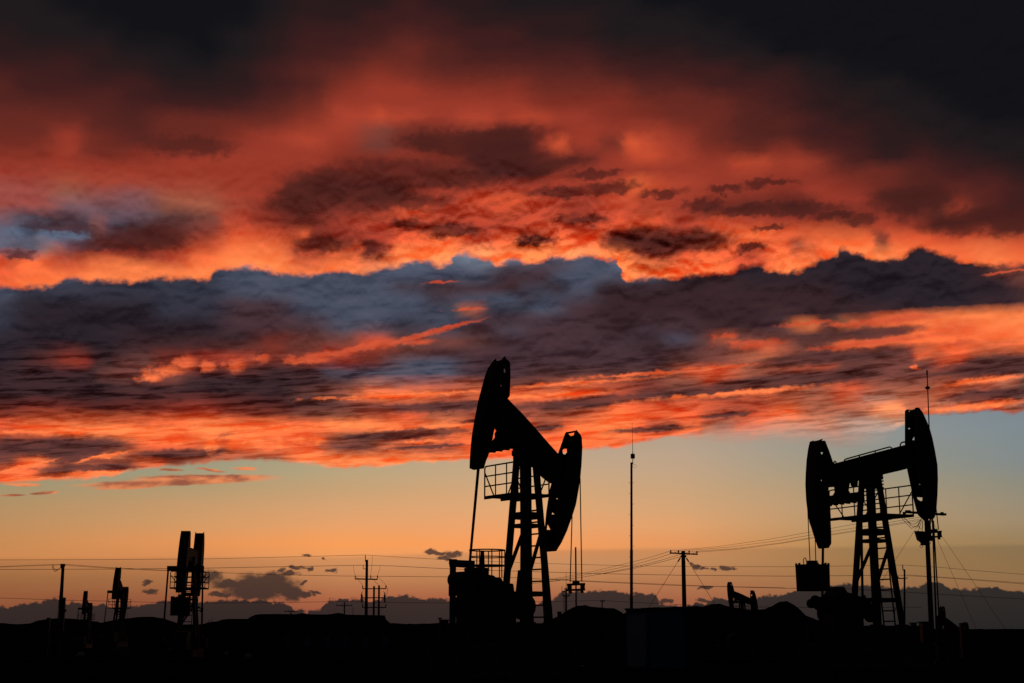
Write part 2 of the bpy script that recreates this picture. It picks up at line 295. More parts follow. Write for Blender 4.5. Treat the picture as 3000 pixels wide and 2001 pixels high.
def blobs(lst, az, el, sh=1.0):
    acc = None
    P = comb(az, el)
    for (x, y, rx, ry, tilt) in lst:
        a, e = azel(x, y)
        s = vm('SUBTRACT', P, (a, e, 0.0))
        if tilt:
            q = nt.nodes.new('ShaderNodeVectorRotate'); q.rotation_type = 'Z_AXIS'; q.inputs['Angle'].default_value = R(-tilt)
            L.new(s, q.inputs['Vector']); s = q.outputs[0]
        s = vm('MULTIPLY', s, (72.7 / rx, 72.7 / ry, 0.0))
        f = M('SUBTRACT', 1.0, vm('LENGTH', s))
        acc = f if acc is None else M('MAXIMUM', acc, f)
    return acc
azB = wob(AZ, (cf, 1.1)); elB = wob(EL, (cfb, 0.5))
# a thin strip of lit cloud floating below the deck, and a few scraps
strip = blobs([(520,1412,330,13,3.5),(600,1400,240,12,2.0),(380,1425,120,10,4),(130,1444,45,5,6),(40,1452,40,4,5),(500,1376,40,5,0),(620,1377,55,5,-6),(720,1372,45,6,0),(70,1420,60,6,0)], wob(AZ, (cf, 0.5)), wob(EL, (cfb, 0.12)))
stripc = mixc(sstep(M('ADD', M('MULTIPLY', cs, 2.0), cd), -0.25, 0.3), (238,140,88), (150,82,62))
cl = mixc(M('MULTIPLY', sstep(strip, 0.0, 0.45), 0.95), cl, stripc)
# dark scraps of low cumulus
cum = blobs([(615,1690,46,22,0),(785,1712,110,38,-4),(740,1738,105,24,-3),(850,1735,48,30,0),(690,1712,80,22,0),(800,1695,70,25,0),(642,1742,42,9,0),(890,1742,22,12,0),(897,1626,17,8,-10),(870,1662,30,8,-8),(822,1668,18,8,0),(850,1678,32,9,0),(903,1668,14,9,0),(980,1672,14,7,0),(890,1711,16,8,0),(925,1739,26,8,-8),(432,1704,16,9,0),(436,1734,24,13,-8),(1275,1618,42,10,-6),(1325,1624,40,12,-5),(1300,1635,28,9,0),(955,1636,12,6,-30),(2037,1660,18,9,-15),(2062,1667,18,6,0),(2092,1667,14,6,0),(2128,1662,24,9,-5),(2060,1722,24,6,8),(1950,1765,20,8,0),(2050,1760,22,10,0)], azB, elB)
cl = mixc(M('MULTIPLY', sstep(cum, -0.05, 0.5), 0.95), cl, mixc(sstep(EL, 1.3, 3.2), (66,49,43), (84,61,52)))
B_PTS = [(0,1782),(40,1775),(60,1765),(90,1760),(120,1764),(145,1751),(175,1755),(195,1768),(210,1761),(240,1768),(270,1777),(300,1770),(330,1778),(400,1775),(450,1766),(480,1760),(530,1764),(600,1764),(640,1756),(700,1757),(760,1758),(830,1764),(860,1785),(900,1792),(940,1786),(960,1758),(1040,1755),(1100,1760),(1150,1745),(1200,1743),(1250,1757),(1280,1752),(1330,1758),(1450,1765),(1560,1770),(1620,1757),(1635,1745),(1655,1734),(1700,1728),(1750,1728),(1800,1730),(1850,1735),(1880,1740),(1895,1739),(1910,1735),(1925,1742),(1930,1768),(1990,1776),(2025,1770),(2040,1757),(2060,1768),(2085,1753),(2110,1752),(2150,1755),(2200,1752),(2250,1746),(2300,1740),(2350,1726),(2400,1718),(2460,1712),(2475,1708),(2500,1716),(2560,1710),(2600,1718),(2640,1722),(2690,1716),(2710,1704),(2750,1705),(2770,1720),(2850,1728),(2900,1718),(2930,1725),(2960,1732),(3000,1736)]
eB = curve(B_PTS, wob(AZ, (cf, 0.35)), 0, 5)
kB = M('ADD', M('SUBTRACT', eB, EL), M('ADD', M('MULTIPLY', cfb, 0.4), M('MULTIPLY', M('SUBTRACT', noise(comb(AZ, EL, 5.5), 6.0, 3, 0.5), 0.5), 0.25)))
cl = mixc(sstep(kB, -0.03, 0.06), cl, bd)
sky = mixc(sstep(kC, M('MULTIPLY', softC, -1.0), softC), cl, sky)
# away from the afterglow the evening sky is dull slate; overhead it is dark cloud
side = sstep(M('ABSOLUTE', AZ), 21.0, 60.0)
sky = mixc(side, sky, mixc(sstep(EL, 0.0, 30.0), (34,34,40), (20,20,25)))
sky = mixc(sstep(EL, 23.5, 30.0), sky, (20,20,25))
sky = mixc(sstep(EL, 0.0, -0.6), sky, (12,11,11))
bg = nt.nodes.new('ShaderNodeBackground'); bg.inputs['Strength'].default_value = 1.0; put(bg.inputs['Color'], sky)
wo = nt.nodes.new('ShaderNodeOutputWorld'); L.new(bg.outputs[0], wo.inputs['Surface'])
# ---------------------------------------------------------------- sun, already below the cloud bank
sun = bpy.data.lights.new('sun', 'SUN'); suno = bpy.data.objects.new('sun', sun); scene.collection.objects.link(suno)
sun.energy = 0.02; sun.angle = R(3); sun.color = (1, 0.55, 0.3)
suno.rotation_euler = (R(-88.5), 0, R(-3)); suno.location = (0, 0, 40)
# ---------------------------------------------------------------- helpers
col = scene.collection
def at(px, py, Y):
    d = ray(px, py); return Vector((d.x * Y / d.y, Y, CAMZ + d.z * Y / d.y))
def mpp(Y): return Y / FPX
def sm(a, b, x):
    t = min(1, max(0, (x - a) / (b - a))); return t * t * (3 - 2 * t)
def terrain(x, y):
    """the pad by the camera is level; beyond it the oilfield falls away, more so to the right"""
    t = sm(75, 175, y)
    z = -t * (1.4 + 6.4 * sm(-5, 50, x) + 1.2 * sm(200, 400, y) * (1 - sm(-5, 50, x)))
    for px, py, pz in ((-25, 111, -1.6), (-55, 203, -1.9), (-82, 280, -3.0), (37.6, 236, -2.3), (64.7, 213, -7.0)):
        w = 1 - sm(7, 24, math.hypot(x - px, y - py)); z = z * (1 - w) + pz * w
    return z
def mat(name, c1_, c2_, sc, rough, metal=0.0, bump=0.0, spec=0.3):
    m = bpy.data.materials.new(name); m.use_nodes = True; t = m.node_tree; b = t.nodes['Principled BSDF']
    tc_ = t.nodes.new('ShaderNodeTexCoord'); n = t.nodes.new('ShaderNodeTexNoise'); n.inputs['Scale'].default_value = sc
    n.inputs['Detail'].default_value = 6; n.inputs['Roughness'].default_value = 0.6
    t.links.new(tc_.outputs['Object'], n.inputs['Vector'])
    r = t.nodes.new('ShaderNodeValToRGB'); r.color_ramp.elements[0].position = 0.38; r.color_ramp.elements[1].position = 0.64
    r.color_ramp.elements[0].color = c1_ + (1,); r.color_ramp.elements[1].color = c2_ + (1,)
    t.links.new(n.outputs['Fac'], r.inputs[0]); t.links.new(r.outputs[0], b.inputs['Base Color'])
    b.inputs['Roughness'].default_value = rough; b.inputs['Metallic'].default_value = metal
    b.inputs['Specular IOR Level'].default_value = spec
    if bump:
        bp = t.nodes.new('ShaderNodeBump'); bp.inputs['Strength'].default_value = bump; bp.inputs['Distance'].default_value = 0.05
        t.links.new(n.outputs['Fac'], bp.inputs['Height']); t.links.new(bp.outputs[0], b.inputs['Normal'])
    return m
PAINT = mat('worn_paint', (0.055, 0.035, 0.018), (0.10, 0.055, 0.022), 2.5, 0.75, 0, 0.2)
STEEL = mat('dark_steel', (0.03, 0.026, 0.022), (0.06, 0.05, 0.04), 4, 0.7, 0, 0.1)
RUST = mat('rusty_steel', (0.035, 0.02, 0.012), (0.06, 0.032, 0.02), 6, 0.85, 0, 0.3)
BLUE = mat('blue_paint', (0.05, 0.10, 0.17), (0.07, 0.14, 0.22), 3, 0.6, 0, 0.1)
CONC = mat('oily_concrete', (0.05, 0.05, 0.05), (0.10, 0.097, 0.09), 1.8, 1.0, 0, 0.4, 0.0)
WOOD = mat('pole_concrete', (0.06, 0.05, 0.045), (0.10, 0.085, 0.07), 3, 0.9, 0, 0.3)
WIRE = mat('cable_black', (0.012, 0.012, 0.012), (0.02, 0.02, 0.02), 8, 0.7)
GREY = mat('pale_panel', (0.26, 0.26, 0.28), (0.33, 0.33, 0.35), 2, 0.8, 0, 0.1)
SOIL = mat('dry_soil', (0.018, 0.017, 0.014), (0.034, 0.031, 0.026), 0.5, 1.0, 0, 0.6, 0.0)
HILL = mat('far_hill_soil', (0.016, 0.017, 0.016), (0.03, 0.03, 0.027), 0.02, 1.0, 0, 0.0, 0.0)
TRACK = mat('gravel_track', (0.022, 0.024, 0.028), (0.032, 0.035, 0.04), 1.2, 1.0, 0, 0.4, 0.0)
STONE = mat('pale_stone', (0.35, 0.30, 0.28), (0.5, 0.44, 0.4), 8, 0.9, 0, 0.4)
LEAF = mat('scrub_leaf', (0.03, 0.04, 0.018), (0.05, 0.06, 0.03), 9, 0.9)
INSU = mat('glazed_porcelain', (0.06, 0.03, 0.02), (0.08, 0.04, 0.03), 4, 0.3)

def tag(o, label=None, cat=None, group=None, kind=None):
    if label: o['label'] = label
    if cat: o['category'] = cat
    if group: o['group'] = group
    if kind: o['kind'] = kind
    return o
def empty(name, loc, rz=0.0):
    o = bpy.data.objects.new(name, None); col.objects.link(o); o.location = loc; o.rotation_euler = (0, 0, rz)
    o.empty_display_size = 0.3; return o
class MB:
    def __init__(s): s.v = []; s.f = []
    def add(s, vs, fs):
        k = len(s.v); s.v += [Vector(p) for p in vs]; s.f += [[k + i for i in f] for f in fs]; return s
    def tube(s, pts, r, n=8, r2=None):
        pts = [Vector(p) for p in pts]; m = len(pts); rings = []; prev = None
        for i, p in enumerate(pts):
            a = pts[max(i-1, 0)]; b = pts[min(i+1, m-1)]; t = (b - a).normalized()
            u = prev if prev is not None else (Vector((0, 0, 1)) if abs(t.z) < 0.9 else Vector((1, 0, 0)))
            u = (u - t * u.dot(t)).normalized(); w = t.cross(u); prev = u
            rr = r if r2 is None else r + (r2 - r) * i / (m - 1)
            rings.append([p + (u * math.cos(2*math.pi*k/n) + w * math.sin(2*math.pi*k/n)) * rr for k in range(n)])
        vs = [q for g in rings for q in g]; fs = []
        for i in range(m - 1):
            for k in range(n): fs.append([i*n+k, i*n+(k+1) % n, (i+1)*n+(k+1) % n, (i+1)*n+k])
        fs.append(list(range(n))[::-1]); fs.append([(m-1)*n + k for k in range(n)])
        return s.add(vs, fs)
    def beam(s, a, b, w, h, side=None):
        """rectangular bar from a to b; w across 'side', h along the other axis"""
        a = Vector(a); b = Vector(b); t = (b - a).normalized()
        u = Vector(side) if side is not None else (Vector((0, 1, 0)) if abs(t.y) < 0.9 else Vector((1, 0, 0)))
        u = (u - t * u.dot(t)).normalized(); v = t.cross(u); u = u * w / 2; v = v * h / 2
        return s.add([a-u-v, a+u-v, a+u+v, a-u+v, b-u-v, b+u-v, b+u+v, b-u+v],
                     [[0,3,2,1],[4,5,6,7],[0,1,5,4],[1,2,6,5],[2,3,7,6],[3,0,4,7]])
    def box(s, c, d): 
        x, y, z = c; a, b, e = d
        return s.beam((x, y, z - e/2), (x, y, z + e/2), b, a, (0, 1, 0)) if False else s.add(
            [(x+i*a/2, y+j*b/2, z+k*e/2) for k in (-1, 1) for i, j in ((-1,-1),(1,-1),(1,1),(-1,1))],
            [[0,3,2,1],[4,5,6,7],[0,1,5,4],[1,2,6,5],[2,3,7,6],[3,0,4,7]])
    def plate(s, poly, y0, y1, holes=()):
        """poly in local (x, z), thickness along y, with see-through holes"""
        from mathutils.geometry import tessellate_polygon
        loops = [list(poly)] + [list(h) for h in holes]
        flat = [p for l in loops for p in l]; n = len(flat)
        tr = tessellate_polygon([[Vector((p[0], p[1], 0)) for p in l] for l in loops])
        vs = [(p[0], y0, p[1]) for p in flat] + [(p[0], y1, p[1]) for p in flat]
        fs = [list(t) for t in tr] + [[n + i for i in reversed(t)] for t in tr]
        k = 0
        for l in loops:
            for i in range(len(l)): fs.append([k+i, k+(i+1) % len(l), n+k+(i+1) % len(l), n+k+i])
            k += len(l)
        return s.add(vs, fs)
    def disc(s, c, r, h, n=20, axis=2):
        c = Vector(c); ax = [Vector((1,0,0)), Vector((0,1,0)), Vector((0,0,1))][axis]
        return s.tube([c - ax * h / 2, c + ax * h / 2], r, n)
    def build(s, name, m, parent=None, smooth=False, bevel=0.0):
        me = bpy.data.meshes.new(name); me.from_pydata([tuple(v) for v in s.v], [], s.f); me.update()
        bm = bmesh.new(); bm.from_mesh(me); bmesh.ops.recalc_face_normals(bm, faces=bm.faces); bm.to_mesh(me); bm.free()
        me.materials.append(m)
        o = bpy.data.objects.new(name, me); col.objects.link(o)
        if parent: o.parent = parent
        if smooth:
            for p in me.polygons: p.use_smooth = True
        if bevel:
            bv = o.modifiers.new('bevel', 'BEVEL'); bv.width = bevel; bv.segments = 2; bv.limit_method = 'ANGLE'
        return o
def copy_tree(o, parent=None):
    c = o.copy(); col.objects.link(c); c.parent = parent
    for ch in list(o.children): copy_tree(ch, c)
    return c

# ---------------------------------------------------------------- ground and hills
def ground():
    ys = [-400, -150, -60, -20] + [2.5 * i for i in range(0, 40)] + [100 * 1.09 ** i for i in range(1, 56)]
    xs = sorted([s * q for q in [3 * i for i in range(1, 34)] + [100 * 1.16 ** i for i in range(1, 34)] for s in (-1, 1)] + [0])
    rnd = random.Random(3); v = []; nx = len(xs)
    for y in ys:
        for x in xs:
            b = rnd.uniform(-0.05, 0.05) if (y > 4 and y < 90) else 0
            v.append((x, y, terrain(x, y) + b))
    f = [[j*nx+i, j*nx+i+1, (j+1)*nx+i+1, (j+1)*nx+i] for j in range(len(ys)-1) for i in range(nx-1)]
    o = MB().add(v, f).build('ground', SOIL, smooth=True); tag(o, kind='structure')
ground()
def ridge(name, pts, Y, thick, m, seed, rough=1.0, base=None):
    """a ridge with its own distance, height and body: rises from the plain, crests and falls behind"""
    rnd = random.Random(seed); prof = []
    for (x0, y0), (x1, y1) in zip(pts, pts[1:]):
        n = max(1, int((x1 - x0) / 9))
        for k in range(n):
            t = k / n; prof.append((x0 + (x1 - x0) * t, y0 + (y1 - y0) * t + rnd.uniform(-0.6, 0.6) * rough))
    prof.append(pts[-1]); W = []
    for px, py in prof:
        p = at(px, py, Y); g = terrain(p.x, Y) - 0.5
        row = []
        for k in range(-6, 7):
            t = abs(k) / 6.0; hgt = math.cos(t * math.pi / 2) ** 1.3
            row.append((p.x * (1 + k * thick / 12 / Y), Y + k * thick / 12 + (rnd.uniform(-1, 1) * thick * 0.012 if k else 0), g + (p.z - g) * hgt * (1 if k == 0 else rnd.uniform(0.94, 1.0))))
        W.append(row)
    v = [q for r_ in W for q in r_]; f = [[i*13+k, (i+1)*13+k, (i+1)*13+k+1, i*13+k+1] for i in range(len(W)-1) for k in range(12)]
    return tag(MB().add(v, f).build(name, m, smooth=False), kind='structure')
ridge('hills', [(-500,1835),(-200,1828),(0,1825),(50,1829),(90,1826),(110,1818),(140,1813),(190,1811),(240,1815),(290,1822),(310,1832),(480,1838),(640,1832),(700,1838),(1100,1832),(1150,1825),(1180,1828),(1240,1827),(1290,1825),(1350,1830),(1500,1833),(1640,1836),(1700,1842),(3300,1843)], 2600, 500, HILL, 1)
ridge('hills', [(150,1845),(255,1838),(300,1823),(345,1815),(400,1808),(450,1807),(480,1812),(505,1820),(530,1829),(590,1829),(620,1822),(680,1816),(760,1812),(830,1808),(865,1800),(884,1796),(905,1799),(930,1804),(963,1800),(990,1795),(1014,1800),(1060,1815),(1100,1835),(1130,1845)], 620, 130, HILL, 2, 1.0)
ridge('mound', [(1590,1845),(1620,1812),(1645,1800),(1665,1786),(1690,1775),(1715,1772.5),(1730,1777),(1760,1780),(1800,1782),(1812,1788),(1830,1800),(1850,1830),(1860,1845)], 330, 60, HILL, 3, 1.2)
ridge('mound', [(1790,1845),(1822,1802),(1840,1790),(1880,1781),(1960,1778),(2000,1777),(2030,1775),(2060,1777),(2085,1770),(2110,1769),(2140,1778),(2200,1786),(2240,1785),(2262,1775),(2285,1763),(2305,1761),(2325,1771),(2345,1786),(2360,1803),(2400,1818),(2450,1832),(2500,1843),(2520,1848)], 360, 70, HILL, 4, 1.3)
# the gravel track crossing in front of the far wells
def track():
    v = []; f = []
    for i in range(41):
        x = -75 + 150 * i / 40.0; b = math.sin(i * 0.4) * 0.25
        v += [(x, 73 + b, terrain(x, 73) + 0.075), (x, 83 + b, terrain(x, 83) + 0.075)]
        if i: f.append([2*i-2, 2*i, 2*i+1, 2*i-1])
    tag(MB().add(v, f).build('road', TRACK), kind='structure')
track()

# ---------------------------------------------------------------- pumping units
class Frame:
    """local frame of a pumping unit: x along the walking beam, y away from the camera, z up"""
    def __init__(s, px, py, Y, phi):
        o = at(px, py, Y); s.o = Vector((o.x, Y, terrain(o.x, Y))); s.phi = R(phi)
        s.d = Vector((math.cos(s.phi), math.sin(s.phi), 0)); s.n = Vector((-math.sin(s.phi), math.cos(s.phi), 0))
    def p(s, px, py, y=0.0):
        d = ray(px, py); c = Vector((0, 0, CAMZ)); t = (y - s.n.dot(c - s.o)) / s.n.dot(d); q = c + d * t - s.o
        return Vector((q.dot(s.d), y, q.z))
    def xz(s, pts, y): return [(q.x, q.z) for q in (s.p(a, b, y) for a, b in pts)]
def P2(pts): return [tuple(p) for p in pts]
def hull_holes(fr, hs, y): return [fr.xz(h, y) for h in hs]

def rail_run(mb, a, b, h, nb=3, posts=3, r=0.028, brace=True):
    """railing along the floor edge a-b"""
    a = Vector(a); b = Vector(b); up = Vector((0, 0, 1))
    for k in range(nb):
        z = h * (1 - k / nb)
        if k == 0:
            e = (b - a).normalized() * 0.09
            mb.tube([a, a + up * (h - 0.1), a + up * (h - 0.02) + e * 0.4, a + up * h + e * 1.3, b + up * h - e * 1.3, b + up * (h - 0.02) - e * 0.4, b + up * (h - 0.1), b], r * 1.15, 6)
        else: mb.tube([a + up * z, b + up * z], r, 6)
    for k in range(1, posts):
        q = a + (b - a) * k / posts; mb.tube([q, q + up * h], r, 6)
    if brace:
        q = a + (b - a) * 0.28; mb.tube([a + up * h * 0.8, q], r, 6)
        q = b - (b - a) * 0.28; mb.tube([b + up * h * 0.8, q], r, 6)

def head(parent, arc, back, w, holes, name='horse_head', cap=True):
    """arc: face outline top to bottom; back: rear outline bottom to top, local (x, z)"""
    prof = list(arc) + list(back)
    fp = MB(); A = arc[1:]
    cx = sum(p[0] for p in prof) / len(prof); cz = sum(p[1] for p in prof) / len(prof)
    sgn = 1 if cx > A[len(A)//2][0] else -1    # +1 when the face looks to -x
    fp.plate([(x + 0.02*sgn, z) for x, z in A] + [(x + 0.05*sgn, z) for x, z in reversed(A)], -w + 0.02, w - 0.02)   # face plate inside the side plates
    a_, b_ = arc[-1], back[0]; fp.plate([(a_[0], a_[1] + 0.004), (b_[0], b_[1] + 0.004), (b_[0], b_[1] + 0.05), (a_[0], a_[1] + 0.05)], -w + 0.02, w - 0.02)
    if cap:
        a_, b_ = arc[1], back[-1]; fp.plate([(a_[0], a_[1] - 0.02), (b_[0], b_[1] - 0.1), (b_[0], b_[1] - 0.16), (a_[0], a_[1] - 0.08)], -w + 0.02, w - 0.02)
    bars = []
    for t in (0.15, 0.42):
        i = int(t * (len(back) - 1)); q = back[i]; bars.append((q[0] - 0.1 * sgn, q[1]))
    bars.append((back[-1][0], back[-1][1] - 0.06))
    h = fp.build(name, PAINT, parent)
    for q in bars: MB().beam((q[0], -w + .02, q[1]), (q[0], w - .02, q[1]), 0.1, 0.06, (1, 0, 0)).build('cross_bar', STEEL, h)
    for s_ in (-1, 1):
        MB().plate(prof, s_*w - 0.018, s_*w + 0.018, holes).build('side_plate', PAINT, h)
    return h

def tower(root, zt, zb, a, b, at_=0.26, bt=0.24, lw=0.2, x0=0.0, ladder=(0.80, 0.0), levels=(0.37, 0.43, 0.83)):
    """four-legged samson post with ladder; legs splay from (at_, bt) at zt to (a, b) at zb"""
    tops = {}; 
    def pos(sx, sy, f):      # f: 0 top .. 1 base
        return Vector((x0 + sx * (at_ + (a - at_) * f), sy * (bt + (b - bt) * f), zt + (zb - zt) * f))
    for sx in (-1, 1):
        for sy in (-1, 1):
            l = MB(); l.beam(pos(sx, sy, 0), pos(sx, sy, 1), lw, lw, (0, 1, 0)); l.box(tuple(pos(sx, sy, 1) + Vector((0, 0, 0.02))), (lw * 1.9, lw * 1.9, 0.06))
            l.build('leg', PAINT, root)
    br = MB()
    for k, f in enumerate(levels):
        h = 0.26 if k == 0 else (0.14 if k == 1 else 0.18)
        for s_ in (-1, 1):
            br.beam(pos(-1, s_, f), pos(1, s_, f), 0.06, h, (0, 1, 0)); br.beam(pos(s_, -1, f), pos(s_, 1, f), 0.06, h, (1, 0, 0))
    f0, f1 = levels[1] + 0.03, levels[1] + 0.29
    br.beam(pos(-1, -1, f0), pos(-1, 1, f1), 0.09, 0.13, (1, 0, 0)); br.beam(pos(1, -1, f0), pos(1, 1, f1), 0.09, 0.13, (1, 0, 0))
    br.build('brace', STEEL, root)
    cap = MB(); cap.box((x0, 0, zt + 0.05), (at_ * 2 + 0.32, bt * 2 + 0.32, 0.22)); cap.box((x0, 0, zt - 0.25), (at_ * 2 + 0.2, bt * 2 + 0.2, 0.4))
    for sx in (-1, 1): cap.disc((x0 + sx * (at_ + 0.12), -bt, zt + 0.19), 0.05, 0.1, 8)
    cap.build('tower_cap', STEEL, root, bevel=0.02)
    lad = MB(); H = zt - zb; f_top = 0.22; yl = (-0.16, 0.60)
    def lp(y, f): return Vector((x0 + at_ + (a - at_) * f + 0.14, y, zt + (zb - zt) * f))
    for y in yl: lad.beam(lp(y, f_top), lp(y, 1.0), 0.05, 0.05)
    nr = int(H * (1 - f_top) / 0.46)
    for k in range(nr): 
        f = f_top + (k + 0.6) * 0.46 / H; lad.beam(lp(yl[0], f), lp(yl[1], f), 0.06, 0.06)
    lad.build('ladder', STEEL, root)
    hp = MB(); q = lp(0.25, 1.0) + Vector((0.5, 0, 0)); hp.tube([q + Vector((0, -0.2, 0)), q + Vector((0, -0.2, 0.62)), q + Vector((0, -0.13, 0.75)), q + Vector((0, 0, 0.8)), q + Vector((0, 0.13, 0.75)), q + Vector((0, 0.2, 0.62)), q + Vector((0, 0.2, 0))], 0.022, 6)
    hp.build('grab_rail', STEEL, root)

def platform(root, x0, hx, y0, y1, z, h=1.18, posts=3):
    fl = MB(); fl.box((x0, (y0 + y1) / 2, z - 0.03), (hx * 2, y1 - y0, 0.05))
    for s_ in (-1, 1): fl.box((x0 + s_ * hx, (y0 + y1) / 2, z - 0.05), (0.06, y1 - y0 + 0.02, 0.13))
    for s_ in (-0.3, 0.3): fl.box((x0 + s_, (y0 + y1) / 2, z - 0.13), (0.08, (y1 - y0) * 0.55, 0.14))
    p = fl.build('service_platform', STEEL, root)
    for s_ in (-1, 1): r = MB(); rail_run(r, (x0 + s_ * hx, y0, z), (x0 + s_ * hx, y1, z), h, 3, posts); r.build('railing', STEEL, p)

def drum(root, c, r, h, cables):
    """hanging counterweight drum with rim, hook and lid; cables: list of (top point, bottom y offset)"""
    d = MB(); x, y, z = c; d.tube([(x, y, z - h), (x, y, z - 0.05)], r * 0.965, 24, r * 0.99); d.disc((x, y, z - 0.03), r, 0.07, 24)
    d.disc((x, y, z + 0.06), r * 0.3, 0.16, 14); d.disc((x, y, z + 0.16), r * 0.34, 0.04, 14)
    for k in range(10):
        a = k * math.pi / 5; d.box((x + math.cos(a) * r * 0.92, y + math.sin(a) * r * 0.92, z + 0.04), (0.07, 0.07, 0.07))
    o = d.build('counterweight', RUST, root)
    hk = MB(); q = Vector((x - r * 0.62, y, z)); hk.tube([q, q + Vector((0.0, 0, .2)), q + Vector((.04, 0, .28)), q + Vector((.09, 0, .3)), q + Vector((.14, 0, .24)), q + Vector((.17, 0, .03))], 0.02, 6); hk.build('lifting_eye', STEEL, o)
    for t, b in cables: MB().tube([t, b], 0.022, 6).build('hanger_cable', WIRE, root)

def carrier(root, xw, zc, yoff, tops, rod_top, rod_bot):
    """polished rod carrier bar hung on the two bridle cables"""
    c = MB(); c.box((xw, 0, zc + 0.107), (0.1, yoff * 2 + 0.32, 0.085)); c.box((xw, 0, zc - 0.107), (0.09, yoff * 2 + 0.32, 0.08))
    for s_ in (-1, 1): c.box((xw, s_ * yoff, zc - 0.06), (0.09, 0.1, 0.36)); c.box((xw, s_ * (yoff + 0.14), zc - 0.01), (0.05, 0.05, 0.22))
    c.box((xw, 0, zc + 0.17), (0.11, 0.34, 0.14)); c.build('carrier_bar', STEEL, root)
    for s_, t in zip((-1, 1), tops): MB().tube([t, (xw, s_ * yoff, zc + 0.2)], 0.024, 6).build('bridle_cable', WIRE, root)
    MB().tube([(xw, 0, rod_bot), (xw, 0, rod_top)], 0.032, 8).build('polished_rod', STEEL, root)

def cranks(root, shaft, pin_n, pin_f, bw=0.55):
    """crank arms with bolted weights on both sides of the reducer"""
    for pin in (pin_n, pin_f):
        y = pin[1]; a = Vector((shaft[0], y, shaft[1])); b = Vector(pin); d = (b - a).normalized(); m = MB()
        s_ = 1 if y > 0 else -1
        m.beam(a - d * 0.35, b + d * 0.2, 0.16, 0.34); o = m.build('crank', STEEL, root, bevel=0.02)
        w = MB(); c = a - d * 0.1; q = [(c.x + math.cos(t) * bw * (1.15 if math.cos(t) > 0 else .8), c.z + math.sin(t) * bw) for t in [k * math.pi / 8 for k in range(16)]]
        w.plate(q, y + 0.1 * s_, y + 0.3 * s_); w.build('crank_weight', RUST, o)

def base(root, x0, x1, hy, z):
    b = MB(); b.box(((x0 + x1) / 2, 0, z * 0.30 - 0.3), (x1 - x0 + 0.5, hy * 2 + 0.5, z * 0.6 + 0.6))
    b.build('foundation', CONC, root, bevel=0.04)
    k = MB()
    for s_ in (-1, 1): k.box(((x0 + x1) / 2, s_ * hy * 0.8, z * 0.8), (x1 - x0, 0.3, z * 0.4))
    for i in range(7): x = x0 + (x1 - x0) * (i + 0.5) / 7; k.box((x, 0, z * 0.8), (0.3, hy * 1.6, z * 0.4 - 0.04))
    k.box(((x0 + x1) / 2, 0, z - 0.03), (x1 - x0 - 0.1, hy * 1.5, 0.05))
    k.build('skid_frame', STEEL, root)

GEOM = {}
